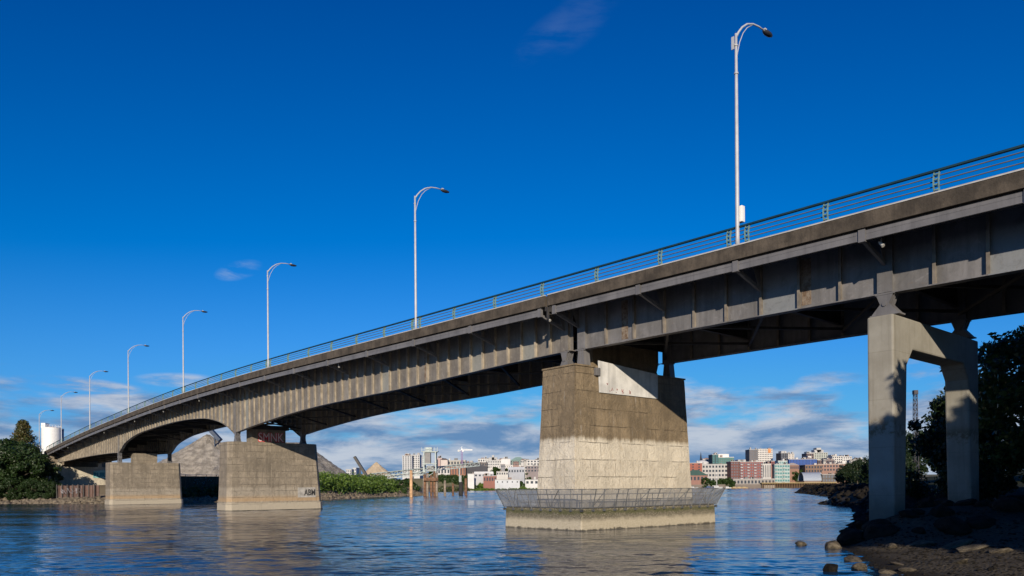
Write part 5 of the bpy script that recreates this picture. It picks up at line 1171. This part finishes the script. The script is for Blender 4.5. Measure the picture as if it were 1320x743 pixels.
B(646, 658, 592, YL+140, (0.76, 0.74, 0.71), 'blank bright white block right of the windowed white building', 0, 0)
B(632, 674, 600, YL+110, (0.72, 0.69, 0.64), 'long white lower wing with a row of small windows', 2, 16, y_floor=608, wfrac=(.3, .4))
B(658, 678, 594, YL+170, (0.26, 0.36, 0.31), 'building with pale green pitched copper roof', 2, 7, y_floor=600, roof='pyramid', rc=(.30, .52, .42), depth=24)
B(675, 696, 593.5, YL+190, (0.70, 0.68, 0.65), 'white block partly hidden behind the tall pier', 2, 5, y_floor=600)
B(672, 700, 601, YL+90, (0.30, 0.24, 0.24), 'grey-brown terrace beside the tall pier', 2, 7, y_floor=609)
B(655, 676, 605, YL+60, (0.45, 0.47, 0.52), 'blue-grey roofed hall below the white wing', 1, 6, y_floor=610, roof='gable', rc=(.5, .53, .6), depth=12)
B(623, 640, 614, YL-15, (0.36, 0.12, 0.08), 'small red-brick building near the shore', 1, 5, y_floor=622, depth=10)
B(638, 670, 619, YL-20, (0.62, 0.65, 0.68), 'long low white shed near the shore', 1, 5, y_floor=624, depth=14, wfrac=(.2, .4))
B(677, 700, 619, YL-22, (0.74, 0.73, 0.70), 'small white shed near the shore beside the tall pier', 1, 4, y_floor=625, depth=10)
B(603, 611, 611.5, YL-20, (0.78, 0.77, 0.74), 'tiny white hut near the shore', 0, 0, depth=8)
B(640, 655, 608.5, YL+40, (0.66, 0.63, 0.58), 'plain cream building above the shore trees', 1, 5, y_floor=613)
B(455, 459, 604, 700, (0.7, 0.7, 0.7), 'white block seen over the right foot of the gravel heap', 2, 2, y_floor=612)
B(446, 453, 606, 690, (0.62, 0.62, 0.62), 'small white building by the gravel heap foot', 2, 3, y_floor=612)
# tower crane
pur = plain('purple_crane_paint', (0.22, 0.08, 0.30), .5); cr = at(595.5, 602, YL+45); ct = at(595.5, 578, YL+45); cj = at(609, 580.5, YL+45); cb = at(590, 580.5, YL+45)
root = empty('tower_crane', (cr.x, cr.y, 0), 0, 'tower crane with purple mast and white jib', 'crane'); mb = MB()
zj = cj.z
for x in (-.9, .9):
    for y in (-.9, .9): mb.bar((x, y, 0), (x, y, zj), .35)
for k in range(24): z = zj*k/24; mb.bar((-.9, -.9, z), (.9, -.9, z+zj/24), .2); mb.bar((.9, .9, z), (-.9, .9, z+zj/24), .2)
mb.build('mast', pur, root); mb = MB(); jl = cj.x-cr.x; bl = cb.x-cr.x
mb.bar((bl, 0, zj), (jl, 0, zj), .6); mb.bar((0, 0, zj+1.6), (jl, 0, zj+.6), .3); mb.bar((0, 0, zj+4.5), (jl*.7, 0, zj+.6), .15); mb.bar((0, 0, zj+4.5), (bl, 0, zj), .15)
for k in range(12): mb.bar((jl*k/12, 0, zj), (jl*(k+.5)/12, 0, zj+1.2), .2); mb.bar((jl*(k+.5)/12, 0, zj+1.2), (jl*(k+1)/12, 0, zj), .2)
mb.build('jib', MT['white'], root); MB().add([(-.8, -.8, zj), (.8, -.8, zj), (.8, .8, zj), (-.8, .8, zj), (0, 0, zj+5)], [(0, 1, 4), (1, 2, 4), (2, 3, 4), (3, 0, 4)]).build('apex', MT['white'], root); MB().box(bl, bl+2.5, -.8, .8, zj-1.8, zj).build('counterweight', MT['lip'], root); MB().box(.6, 2.2, -1.5, .2, zj-2, zj-.2).build('cab', MT['white'], root)
# lattice boom seen between the legs of the bent
lb_ = at(1180.5, 600, 190); lt_ = at(1180.5, 507, 190); root = empty('crane_boom', (lb_.x, 190, 0), 0, 'dark upright lattice crane boom seen between the legs of the concrete bent', 'crane'); mb = MB(); H_ = lt_.z; dk = plain('dark_lattice', (0.05, 0.045, 0.05), .6)
for x in (-.55, .55):
    for y in (-.55, .55): mb.bar((x, y, 0), (x*.6, y*.6, H_), .13)
for k in range(22):
    z0, z1 = H_*k/22, H_*(k+1)/22; s_ = -1 if k % 2 else 1; q = 1-.4*k/22
    mb.bar((-.55*s_*q, -.55*q, z0), (.55*s_*q, -.55*q, z1), .08); mb.bar((-.55*q, -.55*s_*q, z0), (-.55*q, .55*s_*q, z1), .08); mb.bar((.55*q, -.55*s_*q, z0), (.55*q, .55*s_*q, z1), .08)
mb.build('lattice', dk, root); MB().box(-.5, .5, -.5, .5, H_-.3, H_+.7).build('sheave_head', dk, root); MB().box(-2, 2, -1.5, 3, 0, 4.5).build('cab', dk, root)
# trees on the far shore
FT = make_tree('shore_tree', 9.0, 5.2, .3, 1500, .85, MT['leaf_mid'], 71, 30, clr=.3)
FT2 = make_tree('shore_tree', 7.0, 5.6, .2, 1400, .85, MT['leaf_hedge'], 72, 26, clr=.3)
spots = []
rf = random.Random(8)
for x in (908, 913, 919, 926, 930, 935, 939, 943): spots.append((x, YF-4+rf.uniform(-2, 6), 1.3+rf.uniform(-.2, .3), 0, 'dark tree at the waterfront before the pale apartment block'))
for x in (1027, 1031, 1034): spots.append((x, YF+75, 2.6, 0, 'dark tree in front of the blue wrapped building'))
for x in (641, 645, 650, 654): spots.append((x, YL-8, 1.3, 1, 'light green tree behind the long low shore shed'))
for x in (662, 668, 672, 684, 688): spots.append((x, YL+8, 1.35, 0, 'dark tree behind the shore sheds near the tall pier'))
for x in (588, 594, 600, 607, 613): spots.append((x, YL-14, 1.0, 0, 'dark tree near the shore below the tower crane'))
for i in range(22): spots.append((602+i*4.5+rf.uniform(-2, 2), YL+rf.uniform(-12, 30), 1.0+rf.uniform(-.2, .35), rf.choice((0, 0, 1)), 'small tree among the shore sheds across the water'))
for x in (673, 675): spots.append((x, YL-26, .85, 1, 'small green tree between the two white shore sheds'))
for i in range(26): spots.append((604+i*3.7, YL-40+rf.uniform(-5, 5), .42+rf.uniform(-.1, .15), 1, 'low shrub along the far shoreline'))
for i in range(14): spots.append((960+i*8.5+rf.uniform(-3, 3), YF+115+rf.uniform(0, 60), 1.7+rf.uniform(-.4, .5), 0, 'tree rising among the far hillside buildings'))
for i in range(12): spots.append((560+i*11+rf.uniform(-3, 3), YL+85+rf.uniform(0, 50), 1.5+rf.uniform(-.4, .4), 0, 'tree among the far town roofs'))
used = [0, 0]
for x, y, s, k, lb in spots:
    src = (FT, FT2)[k]; p = at(x, 620, y); z = hz_l(p.x, y)
    if not used[k]: o = src; used[k] = 1
    else: o = dup(src, (0, 0, 0))
    o.location = (p.x, y, z-.2); o.rotation_euler = (0, 0, rf.uniform(0, 6.28)); o.scale = (s, s, s*rf.uniform(.85, 1.1)); tag(o, lb, 'tree' if 'tree' in lb else 'shrub', lb.replace('tree', 'trees').replace('shrub', 'shrubs')); o.name = 'shore_tree' if 'tree' in lb else 'shore_shrub'
# scrub along the far shore, in front of the town
def scrub(name, pts, n, size, hgt, mat, label, seed, dep=6):
    r = random.Random(seed); cs = []
    for k in range(int(n/30)):
        p = along(pts, r.random()); y = p.y+r.uniform(-dep, dep); x = p.x+r.uniform(-4, 4); cs.append((x, y, hz_l(x, y)+hgt*r.uniform(0, .9), r.uniform(.6, 1.3)))
    me = leaf_mesh(name, cs, hgt*.7, n, size, mat, seed); o = link(bpy.data.objects.new(name, me)); return tag(o, label, 'scrub', kind='stuff')
MT['leaf_olive'] = leaf_mat('olive_scrub', (0.07, 0.085, 0.025), (0.13, 0.12, 0.04), (0.05, 0.08, 0.02))
def gx(x, Y_): return ((x-PX)*Y_/F, Y_)
scrub('scrub', [gx(592, 872), gx(640, 872), gx(705, 872)], 9000, .8, 2.8, MT['leaf_olive'], 'olive scrub along the far shore below the white sheds', 5)
scrub('scrub', [gx(566, 600), gx(580, 700), gx(600, 840)], 9000, .9, 4.2, MT['leaf_olive'], 'olive scrub on the shore behind the wooden piles', 6, 10)
scrub('scrub', [gx(560, 900), gx(610, 898), gx(660, 900), gx(705, 898)], 16000, .9, 3.4, MT['leaf_mid'], 'darker scrub behind the white shore sheds', 7, 12)
# small houses scattered over the far hillside
hh_ = random.Random(77); hc = [(.62, .60, .56), (.5, .47, .42), (.7, .68, .64), (.38, .22, .17), (.3, .3, .32)]
for i in range(46):
    if i < 24: x = hh_.uniform(890, 1112); Yd = YF+hh_.uniform(130, 300); y = hh_.uniform(591, 598)
    else: x = hh_.uniform(556, 696); Yd = YL+hh_.uniform(70, 330); y = hh_.uniform(592, 600)
    w_ = hh_.uniform(3, 8)
    B(x, x+w_, y, Yd, hh_.choice(hc), 'small hillside house among the roofs of the far town', 1, hh_.choice((2, 3, 4)), y_floor=y+4, roof=hh_.choice((None, 'pyramid', 'pyramid')), rc=hh_.choice(((.2, .17, .15), (.35, .3, .28), (.45, .25, .18))), depth=10, name='house', cat='house')['group'] = 'small houses of the far town'
